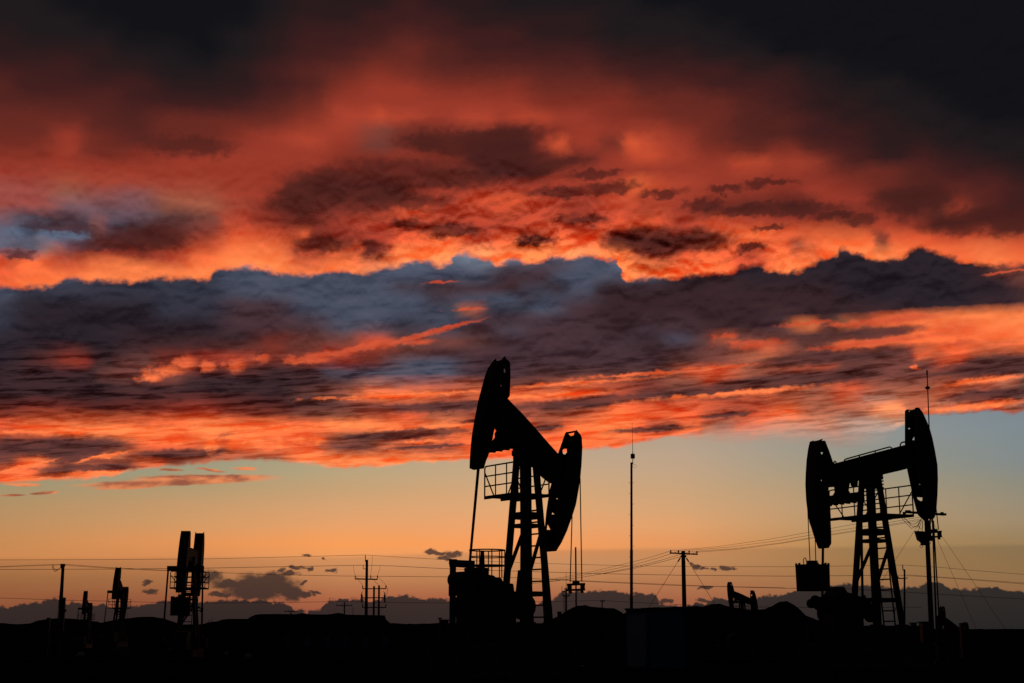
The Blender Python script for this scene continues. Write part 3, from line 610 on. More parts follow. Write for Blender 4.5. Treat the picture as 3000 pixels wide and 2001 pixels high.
# --- the big unit in the middle of the picture
def main_unit():
    fr = Frame(1541, 1330, 56, 35); w = 0.325
    root = empty('pump_jack', fr.o, fr.phi)
    tag(root, 'large middle pump jack with its left head raised high, beam sloping steeply down rightwards', 'pump jack', 'pump jacks across the oilfield')
    arcL = fr.xz([(1451.6,1051),(1442,1061),(1430,1079),(1421,1102),(1412,1135),(1401,1176),(1393,1217),(1384,1267),(1380,1302),(1377,1344),(1376,1372)], w)
    backL = fr.xz([(1417,1373),(1424,1349),(1430,1335),(1434,1316),(1442,1289),(1450,1245),(1456,1215),(1487,1168),(1493,1160),(1495,1100),(1494,1065),(1491,1058),(1483,1052)], -w)
    hl = [fr.xz([(1475.5,1082),(1478,1079),(1481,1083),(1481,1090),(1478,1093),(1475.5,1090)], -w), fr.xz([(1460,1115),(1463,1112),(1466,1116),(1469.5,1130),(1467,1135),(1462,1128)], -w)]
    H1 = head(root, arcL, backL, w, hl)
    tag(H1)
    arcR = fr.xz([(1694.5,1267),(1700,1273),(1704,1282),(1705.5,1311),(1704,1345),(1703,1363),(1700,1396),(1696,1426),(1687,1477),(1676,1512),(1661,1554),(1645,1589),(1629,1615)], -w)
    backR = fr.xz([(1596,1613),(1594,1573),(1601,1500),(1610,1439),(1615,1420),(1634,1333),(1656,1270),(1660,1264.5)], w)
    hr = [fr.xz([(1647,1320),(1652,1315),(1661,1315),(1661.5,1325),(1656,1332),(1649,1330)], w), fr.xz([(1629,1462),(1631,1458.5),(1637,1462.5)], w), fr.xz([(1616,1507),(1618,1500),(1625,1507)], w), fr.xz([(1601.5,1552),(1603,1538),(1606,1538),(1613,1552)], w)]
    head(root, arcR, backR, w, hr, cap=False)
    yb = 0.2
    bt = fr.xz([(1470,1155),(1489,1174),(1515,1201),(1521,1206),(1576,1267),(1606,1302),(1630,1328),(1650,1345)], -yb)
    bb = fr.xz([(1640,1440),(1613,1415),(1589,1396),(1566,1372),(1510,1316),(1490,1296),(1453,1256),(1440,1243)], yb)
    bm_ = MB(); bm_.plate(P2(bt) + P2(bb), -yb, yb); 
    for q0, q1 in zip(bt, bt[1:]): bm_.beam((q0[0], 0, q0[1]), (q1[0], 0, q1[1]), yb * 2 + 0.12, 0.035, (0, 1, 0))
    for q0, q1 in zip(bb[1:], bb[2:]): bm_.beam((q0[0], 0, q0[1]), (q1[0], 0, q1[1]), yb * 2 + 0.12, 0.035, (0, 1, 0))
    bo = bm_.build('walking_beam', PAINT, root)
    for s0, s1 in (((1452,1238),(1468,1256)), ((1562,1363),(1590,1394))):
        lad = MB()      # open cable tray under the lower flange
        for o_ in (0.0, 0.06, 0.12):
            a = fr.p(*s0, -0.05); b = fr.p(*s1, -0.05); lad.beam(a + Vector((o_, 0, 0.0)), b + Vector((o_, 0, 0)), 0.03, 0.03)
        a = fr.p(*s0, -0.05); b = fr.p(*s1, -0.05)
        for t_ in (0.1, 0.5, 0.9): c0 = a.lerp(b, t_); lad.beam(c0, c0 + Vector((0.12, 0, 0)), 0.03, 0.02)
        lad.build('cable_tray', STEEL, root)
    zt = fr.p(1541, 1331, 0).z; zb = fr.p(1541, 1826, 0).z
    tower(root, zt, zb, 0.62, 0.68)
    sb = MB(); q = fr.xz([(1514,1300),(1562,1340),(1556,1352),(1516,1352)], 0); sb.plate(q, -0.3, 0.3); sb.disc((0, 0, zt + 0.3), 0.22, 0.75, 16, 1); sb.build('saddle_bearing', STEEL, root)
    platform(root, 0, 0.75, -0.5, 1.8, fr.p(1541, 1452, 0.5).z, 1.2, 3)
    e = fr.p(1465, 1304, 0); hw = 1.52
    eq = MB(); eq.box((e.x, 0, e.z), (0.3, hw * 2, 0.40))
    for k in range(7): eq.box((e.x, -hw + 0.1 + k * (2 * hw - .2) / 6, e.z - 0.22), (0.2, 0.1, 0.06))
    eq.build('equalizer', STEEL, root, bevel=0.015)
    tb = MB(); q = fr.xz([(1448,1291),(1456,1280),(1460,1262),(1470,1240),(1492,1262),(1498,1290)], 0); tb.plate(q, -0.16, 0.16); tb.disc((e.x + 0.1, 0, e.z + 0.42), 0.2, 0.5, 16, 1)
    for k in range(4): tb.box((e.x - 0.2 + k * 0.15, -0.25, e.z + 0.24), (0.06, 0.06, 0.1))
    tb.build('tail_bearing', STEEL, root)
    c = fr.p(1448.5, 1692, 0); hb = 1.82
    for s_ in (-1, 1):
        MB().tube([(e.x, s_ * (hw - 0.1), e.z - 0.1), (c.x, s_ * hb, c.z)], 0.062, 8, 0.05).build('pitman', STEEL, root)
    sh = fr.p(1440, 1770, 0); cranks(root, (sh.x, sh.z), (c.x, -hb, c.z), (c.x, hb, c.z), 0.5)
    g = MB(); gy = 0.55
    Lf = fr.xz([(1334,1880),(1335,1815),(1338,1742),(1358,1740),(1360,1704),(1369,1690),(1368,1684),(1360,1678),(1358,1664)], gy)
    Rt = fr.xz([(1434,1664),(1435,1670),(1430,1683),(1448,1686),(1454,1691),(1470,1693),(1476,1706),(1505,1710),(1512,1760),(1515,1880)], -gy)
    g.plate(P2(Lf) + P2(Rt), -gy, gy); 
    for s_ in (-1, 1): g.disc((sh.x, s_ * 0.8, sh.z), 0.42, 0.5, 20, 1)
    for k in range(9): g.box((fr.p(1350 + 16 * k, 1700, -gy).x, -gy - 0.04, fr.p(1400, 1752, -gy).z), (0.08, 0.08, 0.1))
    gb = g.build('gearbox', STEEL, root, bevel=0.03)
    # ring railing over the reducer
    rc = fr.p(1427, 1612, 0); zf = fr.p(1427, 1655, 0).z; rr = 0.68; r = MB()
    for z_, q in ((rc.z, 0.026), ((rc.z + zf) / 2 + 0.02, 0.02)):
        n = 28; r.tube([(rc.x + math.cos(2*math.pi*k/n) * rr, math.sin(2*math.pi*k/n) * rr, z_) for k in range(n + 1)], q, 6)
    for k in range(9):
        a = 2 * math.pi * k / 9 + 0.2; r.tube([(rc.x + math.cos(a) * rr, math.sin(a) * rr, zf - 0.5), (rc.x + math.cos(a) * rr, math.sin(a) * rr, rc.z)], 0.024, 6)
    r.tube([(rc.x - 0.15, 0.1, zf - 0.1), (rc.x - 0.15, 0.1, rc.z - 0.02)], 0.1, 10, 0.07); r.disc((rc.x, 0, zf - 0.03), rr * 0.98, 0.06, 28)
    r.build('ring_railing', STEEL, root)
    # blue pipe frame on the left, far side
    yf = 0.9; f_ = MB(); a = fr.p(1327, 1650, yf); b = fr.p(1324, 1900, yf); b.x = a.x; t = fr.p(1368, 1650, yf)
    f_.tube([(a.x, yf, 0.6), (a.x, yf, a.z + 0.12)], 0.125, 14); f_.beam((a.x - 0.1, yf, a.z), (t.x + 0.3, yf, a.z - 0.03), 0.2, 0.27, (0, 1, 0)); f_.disc((a.x, yf, a.z + 0.05), 0.16, 0.2, 14)
    f_.build('brake_frame', BLUE, root)
    m = MB(); q = fr.p(1392, 1680, -1.1); m.disc((q.x, -0.2, q.z - 0.2), 0.3, 1.1, 18, 1); m.box((q.x, -0.2, q.z - 0.6), (0.6, 0.9, 0.4)); m.build('motor', STEEL, root)
    wx = fr.p(1687.5, 1720, 0)
    carrier(root, wx.x, wx.z, 0.38, (fr.p(1699.5, 1400, -0.3), fr.p(1676, 1512, 0.3)), fr.p(1687.5, 1603, 0).z, 2.2)
    base(root, fr.p(1340, 1800, 0).x - 0.2, 1.15, 1.2, zb)
    GEOM['A'] = dict(arcL=arcL, backL=backL, arcR=arcR, backR=backR, bt=bt, bb=bb, zt=zt, zb=zb, w=w, e=e, hl=hl, hr=hr)
    # wellhead under the carrier bar
    wh = empty('wellhead', fr.o + fr.d * wx.x + Vector((0, 0, 0)), fr.phi)
    tag(wh, 'wellhead valve stack under the rod of the large middle pump jack', 'wellhead', 'wellheads under the pump jacks')
    m = MB(); m.disc((0, 0, 0.5), 0.16, 1.0, 14); m.disc((0, 0, 1.0), 0.26, 0.1, 16); m.disc((0, 0, 1.6), 0.1, 1.2, 12); m.disc((0, 0, 0.15), 0.3, 0.12, 16); m.build('casing_head', STEEL, wh)
    m = MB(); m.tube([(-0.9, 0, 1.35), (0.5, 0, 1.35)], 0.06, 10); m.tube([(-0.9, 0, 1.35), (-0.9, 0, 0)], 0.06, 10); m.build('flow_line', STEEL, wh)
    m = MB(); m.tube([(-0.5 + math.cos(k*math.pi/8)*.16, math.sin(k*math.pi/8)*.16, 1.62) for k in range(17)], 0.02, 6); m.tube([(-0.5, 0, 1.35), (-0.5, 0, 1.62)], 0.02, 6); m.tube([(-0.66,0,1.62),(-.34,0,1.62)], .015, 6); m.build('valve_wheel', RUST, wh)
    GEOM['wh'] = wh
main_unit()

# --- the unit on the right
def right_unit():
    fr = Frame(2549, 1400, 64, 25); w = 0.325
    root = empty('pump_jack', fr.o, fr.phi)
    tag(root, 'large right pump jack with handrail on its beam and round weight hanging at left', 'pump jack', 'pump jacks across the oilfield')
    arcL = fr.xz([(2384,1290),(2373,1294),(2368,1315),(2363.6,1347),(2361,1385),(2360,1420),(2362,1462),(2366,1497),(2371.5,1530),(2377,1545),(2387,1577),(2396.6,1604)], w)
    backL = fr.xz([(2427,1606),(2435,1592.6),(2434.7,1560),(2430,1475),(2426.7,1427),(2441,1357),(2429,1322),(2417,1291),(2407,1291)], -w)
    hl = [fr.xz([(2403.5,1325),(2411.5,1325),(2409,1331),(2406,1331)], -w), fr.xz([(2403,1403),(2406,1400),(2408,1409),(2402,1409)], -w)]
    head(root, arcL, backL, w, hl)
    arcR = fr.xz([(2686,1203),(2691.5,1200),(2699,1202),(2704,1211),(2711,1226),(2722,1251),(2731,1283),(2739,1322),(2746,1363),(2747.3,1404),(2746,1449),(2743,1491),(2739,1513),(2734.5,1520)], -w)
    backR = fr.xz([(2690,1508),(2687,1500),(2679,1471),(2669,1427),(2658,1374),(2651.6,1300),(2651.6,1204),(2656,1199.5),(2667,1200)], w)
    hr = [fr.xz([(2659,1254),(2667,1254),(2665,1258),(2662,1258)], w), fr.xz([(2672,1289),(2680,1276),(2681,1290)], w), fr.xz([(2689,1417.5),(2697,1419),(2696.5,1421.5)], w), fr.xz([(2685.5,1456.5),(2703,1457.5),(2702.5,1467),(2696,1468),(2688,1463)], w)]
    head(root, arcR, backR, w, hr)
    yb = 0.2
    bt = fr.xz([(2425,1367),(2441,1362),(2500,1346),(2560,1330),(2610,1317),(2651.6,1306),(2668,1302)], -yb)
    bb = fr.xz([(2672,1366),(2653,1371),(2620,1380),(2576.6,1390),(2540,1399),(2510,1406),(2482,1414),(2449,1425),(2427,1427)], yb)
    m = MB(); m.plate(P2(bt) + P2(bb), -yb, yb)
    for L_ in (bt, bb):
        for q0, q1 in zip(L_, L_[1:]): m.beam((q0[0], 0, q0[1]), (q1[0], 0, q1[1]), yb * 2 + 0.12, 0.035, (0, 1, 0))
    bo = m.build('walking_beam', PAINT, root)
    h = MB()
    pts = [(2473,1353),(2474,1348),(2478,1345),(2484,1343),(2600,1311),(2607,1309.5),(2611,1311),(2614,1315)]
    h.tube([fr.p(a, b, 0) for a, b in pts], 0.032, 6)
    for a, b, c_ in ((2517.6, 1334.5, 1342), (2564, 1321.5, 1329)): h.tube([fr.p(a, b, 0), fr.p(a, c_, 0)], 0.03, 6)
    for pts in ([(2442,1362),(2443,1355),(2446,1351),(2449,1354),(2451,1361)], [(2637,1310),(2638,1301),(2641,1297),(2647,1295),(2654,1295)]): h.tube([fr.p(a, b, 0) for a, b in pts], 0.035, 6)
    h.build('beam_handrail', STEEL, bo)
    zt = fr.p(2549, 1402, 0).z; zb = fr.p(2549, 1833, 0).z
    tower(root, zt, zb, 0.72, 0.80)
    sb = MB(); sb.plate(fr.xz([(2526,1392),(2574,1388),(2572,1402),(2528,1402)], 0), -0.3, 0.3); sb.disc((0, 0, zt + 0.18), 0.2, 0.8, 16, 1)
    for k in range(4): sb.box((0.44, -0.3, zt - 0.42 + k * 0.15), (0.06, 0.1, 0.06))
    sb.build('saddle_bearing', STEEL, root)
    platform(root, 0, 0.9, -1.7, 1.83, fr.p(2555, 1513, 0).z, 1.28, 4)
    e = fr.p(2466, 1462, 0); hw = 1.4; eq = MB(); eq.box((e.x, 0, e.z), (0.3, hw * 2, 0.4))
    for k in range(7): eq.box((e.x, -hw + 0.1 + k * (2 * hw - .2) / 6, e.z - 0.22), (0.2, 0.1, 0.06))
    eq.build('equalizer', STEEL, root, bevel=0.015)
    tb = MB(); tb.plate(fr.xz([(2446,1450),(2453,1438),(2449,1424),(2484,1412),(2480,1438),(2488,1450)], 0), -0.16, 0.16); tb.disc((e.x, 0, e.z + 0.42), 0.22, 0.45, 16, 1)
    tb.plate(fr.xz([(2494,1408),(2510,1405),(2509,1424),(2507,1427),(2499,1427),(2496,1420)], 0), -0.1, 0.1); tb.build('tail_bearing', STEEL, root)
    c = fr.p(2468, 1762, 0); hb = 1.4
    for s_ in (-1, 1): MB().tube([(e.x, s_ * (hw - 0.08), e.z - 0.1), (c.x - 0.02, s_ * hb, c.z)], 0.06, 8, 0.055).build('pitman', STEEL, root)
    sh = fr.p(2478, 1790, 0); cranks(root, (sh.x, sh.z), (c.x, -hb, c.z), (c.x, hb, c.z), 0.4)
    gy = 0.5; g = MB()
    Lf = fr.xz([(2408,1850),(2409,1797),(2396,1791),(2380,1778),(2376,1768),(2378,1756),(2384,1749),(2390,1754),(2406,1754),(2417,1736),(2432,1720)], gy)
    Rt = fr.xz([(2473,1719),(2483,1735),(2494,1738),(2516,1746),(2535,1750),(2556,1756),(2548,1775),(2538,1795),(2530,1812),(2532,1850)], -gy)
    g.plate(P2(Lf) + P2(Rt), -gy, gy)
    for s_ in (-1, 1): g.disc((sh.x, s_ * 0.72, sh.z), 0.4, 0.46, 20, 1)
    g.build('gearbox', STEEL, root, bevel=0.03)
    m = MB(); q = fr.p(2385, 1768, 0.4); m.disc((q.x + 0.05, 0.3, q.z), 0.2, 0.9, 16, 1); m.disc((q.x, 0.3, q.z + 0.1), 0.25, 0.1, 16, 1); m.build('motor', STEEL, root)
    dc = fr.p(2380, 1655, 0); drum(root, (dc.x, 0, dc.z), 0.745, 1.12, [(fr.p(2366.5, 1497, 0.3), (dc.x, 0.16, dc.z + 0.1)), (fr.p(2388, 1575, -0.02), (dc.x + 0.07, -0.16, dc.z + 0.1))])
    wx = fr.p(2737, 1566, 0)
    carrier(root, wx.x, wx.z, 0.3, (fr.p(2742, 1484, -0.3), fr.p(2729, 1512, 0.3)), fr.p(2733, 1525, 0).z, 2.0)
    base(root, fr.p(2410, 1800, 0).x - 0.2, 1.4, 1.2, zb)
    GEOM['B'] = dict(arcL=arcL, backL=backL, arcR=arcR, backR=backR, bt=bt, bb=bb, zt=zt, zb=zb, w=w, e=e, hl=hl, hr=hr, dc=dc)
    wh = copy_tree(GEOM['wh']); wh.location = fr.o + fr.d * wx.x; wh.rotation_euler = (0, 0, fr.phi)
    wh['label'] = 'wellhead valve stack behind the leaning transformer pole, under the right pump jack'
right_unit()

# --- the farther units: the same machine, its beam at other angles
def unit(src, tilt, px, py_top, Y, yaw, label, weight=True, eq_lift=None):
    G = GEOM[src]; o = at(px, 1700, Y); root = empty('pump_jack', (o.x, Y, 0), R(yaw))
    tag(root, label, 'pump jack', 'pump jacks across the oilfield')
    zt, zb, w = G['zt'], G['zb'], G['w']; pv = (0.0, zt + 0.25)
    def rt(pts):
        c, s_ = math.cos(R(tilt)), math.sin(R(tilt))
        return [(pv[0] + (x - pv[0]) * c - (z - pv[1]) * s_, pv[1] + (x - pv[0]) * s_ + (z - pv[1]) * c) for x, z in pts]
    head(root, rt(G['arcL']), rt(G['backL']), w, [rt(h) for h in G['hl']]); head(root, rt(G['arcR']), rt(G['backR']), w, [rt(h) for h in G['hr']])
    m = MB(); bt = rt(G['bt']); bb = rt(G['bb']); m.plate(bt + bb, -0.2, 0.2)
    for L_ in (bt, bb):
        for q0, q1 in zip(L_, L_[1:]): m.beam((q0[0], 0, q0[1]), (q1[0], 0, q1[1]), 0.52, 0.04, (0, 1, 0))
    m.build('walking_beam', PAINT, root)
    tower(root, zt, zb, 0.68, 0.75); platform(root, 0, 0.85, -1.32, 1.32, zt - 1.9, 1.2, 3)
    MB().disc((0, 0, zt + 0.22), 0.24, 0.8, 14, 1).build('saddle_bearing', STEEL, root)
    (ex, ez), = rt([(G['e'].x, G['e'].z)]); ez = ez if eq_lift is None else ez + eq_lift
    m = MB(); m.box((ex, 0, ez), (0.3, 2.75, 0.38)); m.build('equalizer', STEEL, root)
    m = MB(); m.beam((ex, 0, ez), (ex + 0.1, 0, ez + 0.7), 0.3, 0.4); m.build('tail_bearing', STEEL, root)
    for s_ in (-1, 1): MB().tube([(ex, s_ * 1.3, ez), (-2.0, s_ * 1.45, zb + 0.9)], 0.07, 8).build('pitman', STEEL, root)
    cranks(root, (-1.6, zb + 0.5), (-2.0, -1.45, zb + 0.9), (-2.0, 1.45, zb + 0.9), 0.45)
    g = MB(); g.plate([(-2.9, zb - 0.2), (-2.9, zb + 0.8), (-2.3, zb + 1.3), (-1.4, zb + 1.35), (-0.8, zb + 0.9), (-0.5, zb - 0.2)], -0.5, 0.5); g.build('gearbox', STEEL, root, bevel=0.03)
    if weight:
        A = rt(G['arcL']); x = min(p[0] for p in A) + 0.45; zl = A[-1][1] - 0.4
        drum(root, (x, 0, zl), 0.75, 1.35, [((x - 0.1, 0.2, zl + 1.3), (x - 0.05, 0.16, zl + 0.1)), ((x + 0.1, -0.2, zl + 1.3), (x + 0.05, -0.16, zl + 0.1))])
    AR = rt(G['arcR']); xw = max(p[0] for p in AR); zm = AR[-1][1]
    carrier(root, xw, zm - 1.0, 0.3, ((xw, -0.3, zm + 1.2), (xw, 0.3, zm + 1.2)), zm + 0.2, 0.5)
    base(root, -3.3, 1.3, 1.15, zb)
    top = max(p[1] for p in rt(G['arcL']) + rt(G['backL']) + rt(G['arcR']) + rt(G['backR']))
    root.location.z = at(px, py_top, Y).z - top

    return root
unit('B', -15, 556, 1550, 111, 92, 'pump jack seen end on at the left, two tall heads nearly level side by side')
unit('A', 0, 354, 1661, 203, 86, 'distant pump jack seen end on between the tall leaning pole and the level-headed pump jack', False)
unit('A', 6, 260, 1730, 280, 91, 'smallest far pump jack seen end on just right of the tall leaning pole', False)
unit('A', 19, 2172, 1704, 236, 22, 'distant pump jack half sunk behind the mounds, beam sloping down to the right', False)
unit('A', 5, 2782, 1775, 213, 16, 'far pump jack at the far right with only its head and steep beam showing', False)

# ---------------------------------------------------------------- poles, masts and their gear
def ground_z(x, y): return terrain(x, y) - 0.3
def pole(name, label, cat, top, bot, Y, r0, r1, group=None, m=WOOD):
    """a pole whose foot stands on the ground; top and bot give its two ends at distance Y"""
    a = at(*top, Y); b = at(*bot, Y); k = (ground_z(b.x, Y) - a.z) / (b.z - a.z); foot = a + (b - a) * k
    root = empty(name, foot); tag(root, label, cat, group)
    MB().tube([(0, 0, 0), a - foot], r0, 14, r1).build('post', m, root, smooth=False)
    return root, foot
def part(root, foot, name, m, fn):
    mb = MB(); fn(mb, foot); return mb.build(name, m, root)
def L3(foot, px, py, Y): return at(px, py, Y) - foot

# leaning tall pole at the far left
Y = 158; root, ft = pole('utility_pole', 'tall leaning pole at the far left with drooping cable loops at its top', 'pole', (185, 1653), (175.5, 1820), Y, 0.235, 0.165, 'utility poles')
def f(mb, ft): mb.box(tuple(L3(ft, 184, 1656, Y)), (0.42, 0.42, 0.3)); mb.box(tuple(L3(ft, 181, 1661, Y)), (0.25, 0.2, 0.3)); mb.box(tuple(L3(ft, 178, 1748.5, Y)), (0.6, 0.3, 0.05))
part(root, ft, 'bracket', STEEL, f)
def f(mb, ft):
    for pts in ([(180,1669),(179,1690),(175,1740),(171,1780),(168,1815)], [(152,1654),(154,1665),(161,1675),(170,1669),(176,1664),(182,1666)], [(156,1655),(157,1663),(163,1671),(172,1667)]): mb.tube([L3(ft, a, b, Y) for a, b in pts], 0.028, 5)
part(root, ft, 'cable_loop', WIRE, f)
def f(mb, ft):
    p = L3(ft, 187, 1800, Y); mb.box((p.x, -0.3, p.z), (0.32, 0.4, 3.6)); mb.box((p.x + 0.1, -0.3, p.z + 0.4), (0.4, 0.3, 0.3))
part(root, ft, 'meter_cabinet', STEEL, f)

# tall pole with side bracket, and the pair of posts carrying a switch frame beside it
Y = 150; root, ft = pole('utility_pole', 'tallest pole of the three-post switch frame, with low crossarm on its left', 'pole', (1075, 1640), (1072.5, 1820), Y, 0.19, 0.13, 'utility poles')
def f(mb, ft):
    mb.beam(L3(ft, 1040, 1696, Y), L3(ft, 1106, 1697.5, Y), 0.1, 0.13)
    for x, y in ((1040.5, 1686), (1086, 1686), (1105.5, 1686)): mb.tube([L3(ft, x, y, Y), L3(ft, x, 1697, Y)], 0.045, 6)
    mb.tube([L3(ft, 1070.5, 1626, Y), L3(ft, 1070.5, 1646, Y)], 0.04, 6)
    mb.tube([L3(ft, 1064, 1655, Y), L3(ft, 1064, 1666, Y), L3(ft, 1073, 1667, Y)], 0.035, 6)
part(root, ft, 'crossarm', STEEL, f)
root2 = empty('switch_frame', (at(1095, 1800, Y + 1).x, Y + 1, ground_z(at(1095, 1800, Y + 1).x, Y + 1))); ft2 = root2.location.copy()
tag(root2, 'twin posts joined by three crossbars with fuses, right beside the tallest pole of the group', 'switch frame')
for (x, y0, x1) in ((1096, 1717, 1094.5), (1110.5, 1715, 1109.5)):
    a = L3(ft2, x, y0, Y + 1); b = L3(ft2, x1, 1820, Y + 1); b = a + (b - a) * (a.z / (a.z - b.z)); MB().tube([b, a], 0.12, 12, 0.10).build('post', WOOD, root2)
for yy, xa, xb in ((1725, 1062, 1131), (1751.5, 1058, 1128), (1780, 1062, 1131)):
    mb = MB(); mb.beam(L3(ft2, xa, yy, Y + 1), L3(ft2, xb, yy - 0.5, Y + 1), 0.1, 0.1)
    for x in (xa + 0.5, xb - 0.5): mb.tube([L3(ft2, x, yy, Y + 1), L3(ft2, x, yy - 10, Y + 1)], 0.05, 6)
    mb.build('crossbar', STEEL, root2)
for x in (1060, 1127):
    mb = MB(); p = [(x, 1736), (x, 1748), (x + 0.3, 1766)]; q = [L3(ft2, a, b, Y + 1) for a, b in p]; mb.tube(q, 0.05, 8); mb.tube([q[0].lerp(q[1], .6), q[2]], 0.11, 8, 0.07)
    mb.build('fuse', INSU, root2)
mb = MB()
for pts in ([(1131,1714),(1135,1725),(1134,1737),(1126,1752)], [(1064,1731),(1059,1737),(1060,1750)], [(1124,1731),(1127,1745)]): mb.tube([L3(ft2, a, b, Y + 1) for a, b in pts], 0.02, 5)
mb.build('jumper_cable', WIRE, root2)

def small_pole(px, top, Y, arm, wpx, label, extra=()):
    root, ft = pole('utility_pole', label, 'pole', (px, top), (px, 1830), Y, wpx * mpp(Y) * 0.55, wpx * mpp(Y) * 0.42, 'utility poles')
    mb = MB()
    for (x0, x1, y, n) in arm:
        mb.beam(L3(ft, x0, y, Y), L3(ft, x1, y, Y), 2.0 * mpp(Y), 2.0 * mpp(Y))
        for k in range(n):
            x = x0 + (x1 - x0) * (k + 0.02) / (n - 0.96) if n > 1 else x0
            mb.tube([L3(ft, x, y, Y), L3(ft, x, y - 4.5, Y)], 0.9 * mpp(Y), 6)
    mb.build('crossarm', STEEL, root)
    return root, ft
small_pole(1009, 1764, 380, [(986, 1031, 1774.5, 4)], 4.2, 'short far T-shaped pole left of the three-post frame')
small_pole(852.5, 1790, 520, [(834, 871, 1791.5, 4)], 4, 'far pole with only its crossarm showing above the long shed')
small_pole(1764, 1760, 430, [(1759, 1772, 1761.5, 3)], 3.6, 'tiny far pole on the mound right of the bar hanging from the big pump jack')
r_, f_ = small_pole(2650, 1668, 150, [(2632, 2658, 1694, 2)], 6.2, 'slim pole with low left bracket just right of the right tower legs')
mb = MB(); mb.tube([L3(f_, 2646, 1672, 150), L3(f_, 2645, 1665, 150), L3(f_, 2644.5, 1655, 150)], 0.05, 6); mb.tube([L3(f_, 2630, 1687, 150), L3(f_, 2631.5, 1695, 150), L3(f_, 2650, 1695, 150)], 0.045, 6); mb.build('top_spike', STEEL, r_)
small_pole(1034, 1779, 560, [], 1.6, 'thin bare far pole between the short T pole and the three-post frame')

# T pole with four insulators and guys
Y = 110; root, ft = pole('utility_pole', 'stout T-shaped pole with four insulators and two stay wires in the centre right', 'pole', (2001.5, 1614), (2005, 1780), Y, 0.19, 0.15, 'utility poles')
def f(mb, ft): mb.beam(L3(ft, 1962, 1620, Y), L3(ft, 2044, 1624, Y), 0.13, 0.1); mb.box(tuple(L3(ft, 2002, 1630, Y)), (0.42, 0.36, 0.12))
part(root, ft, 'crossarm', STEEL, f)
for x, y in ((1965, 1615.5), (1988, 1616.5), (2019, 1617.5), (2042, 1618.5)):
    def f(mb, ft): p = L3(ft, x, y, Y); mb.disc(p, 0.045, 0.2, 8); mb.disc(p + Vector((0, 0, 0.05)), 0.062, 0.07, 10)
    part(root, ft, 'insulator', INSU, f)
for (a, b), (c_, d_) in (((1996, 1630), (1903, 1776)), ((2008, 1630), (2086, 1757))):
    mb = MB(); p = at(a, b, Y); q = at(c_, d_, Y); q = p + (q - p) * ((ground_z(q.x, Y) - p.z) / (q.z - p.z)); mb.tube([p - ft, q - ft], 0.016, 5); mb.tube([(p.lerp(q, 0.015)) - ft, (p.lerp(q, 0.05)) - ft], 0.05, 6); mb.build('stay_wire', WIRE, root)

# antenna mast
Y = 92; root, ft = pole('antenna_mast', 'very tall slim mast with climbing pegs, small box and whip antenna near its top', 'antenna mast', (1850, 1355), (1850, 1785), Y, 0.095, 0.07)
def f(mb, ft): mb.tube([L3(ft, 1850, 1611, Y), L3(ft, 1850, 1800, Y)], 0.098, 12)
part(root, ft, 'lower_section', STEEL, f)
def f(mb, ft):
    k = 0
    for y in range(1415, 1780, 31):
        for s_ in ((-1, 1) if k == 0 else ((1,) if k % 2 == 0 else (-1,))):
            p = L3(ft, 1850, y, Y); q = Vector((s_, 0, 0)); mb.tube([p, p + q * 0.13, p + q * 0.17 + Vector((0, 0, 0.04))], 0.011, 5)
        k += 1
part(root, ft, 'climbing_peg', STEEL, f)
def f(mb, ft): mb.tube([L3(ft, 1854, 1360, Y), L3(ft, 1853.7, 1324, Y)], 0.026, 6); mb.tube([L3(ft, 1853.7, 1326, Y), L3(ft, 1852, 1238, Y)], 0.018, 6, 0.009)
part(root, ft, 'whip_antenna', STEEL, f)
def f(mb, ft): mb.box(tuple(L3(ft, 1853.7, 1336.5, Y)), (0.26, 0.2, 0.3))
part(root, ft, 'relay_box', STEEL, f)
def f(mb, ft): c_ = L3(ft, 1859, 1365.5, Y); mb.tube([c_ + Vector((math.cos(k*math.pi/9), 0, math.sin(k*math.pi/9))) * 0.11 for k in range(19)], 0.008, 5)
part(root, ft, 'wire_coil', WIRE, f)

# thin lightning mast behind the right unit
Y = 86; root, ft = pole('lightning_mast', 'thin steel mast with a small collar rising above the right pump jack', 'mast', (2716, 1086), (2731, 1500), Y, 0.06, 0.03)
def f(mb, ft): p = L3(ft, 2717.5, 1136, Y); mb.disc(p, 0.16, 0.06, 14); mb.disc(p + Vector((0, 0, 0.05)), 0.1, 0.08, 12); mb.disc(p - Vector((0, 0, 0.06)), 0.12, 0.04, 12)
part(root, ft, 'collar', STEEL, f)
def f(mb, ft): mb.tube([L3(ft, 2716, 1098, Y), L3(ft, 2715.9, 1085, Y)], 0.05, 8)
part(root, ft, 'tip_cap', STEEL, f)

# transformer pole
Y = 84; root, ft = pole('utility_pole', 'thick leaning pole with crossarm, floodlight and tangled cables behind the right pump jack', 'pole', (2713, 1500), (2729, 1840), Y, 0.165, 0.125, 'utility poles')
def f(mb, ft):
    mb.beam(L3(ft, 2652, 1500, Y), L3(ft, 2766, 1507.5, Y), 0.14, 0.13)
    for x, y, s_ in ((2649, 1503, 0.07), (2656, 1499, 0.09), (2664, 1499, 0.09), (2760, 1505, 0.1), (2768, 1507, 0.07)): mb.disc(L3(ft, x, y, Y), s_, 0.16, 8, 0)
part(root, ft, 'crossarm', STEEL, f)
def f(mb, ft):
    for s0, s1 in (((2690,1507),(2710,1526)), ((2740,1507),(2722,1526)), ((2699,1507),(2712,1522)), ((2735,1507),(2720,1530))): mb.beam(L3(ft, *s0, Y), L3(ft, *s1, Y), 0.06, 0.06)
part(root, ft, 'arm_brace', STEEL, f)
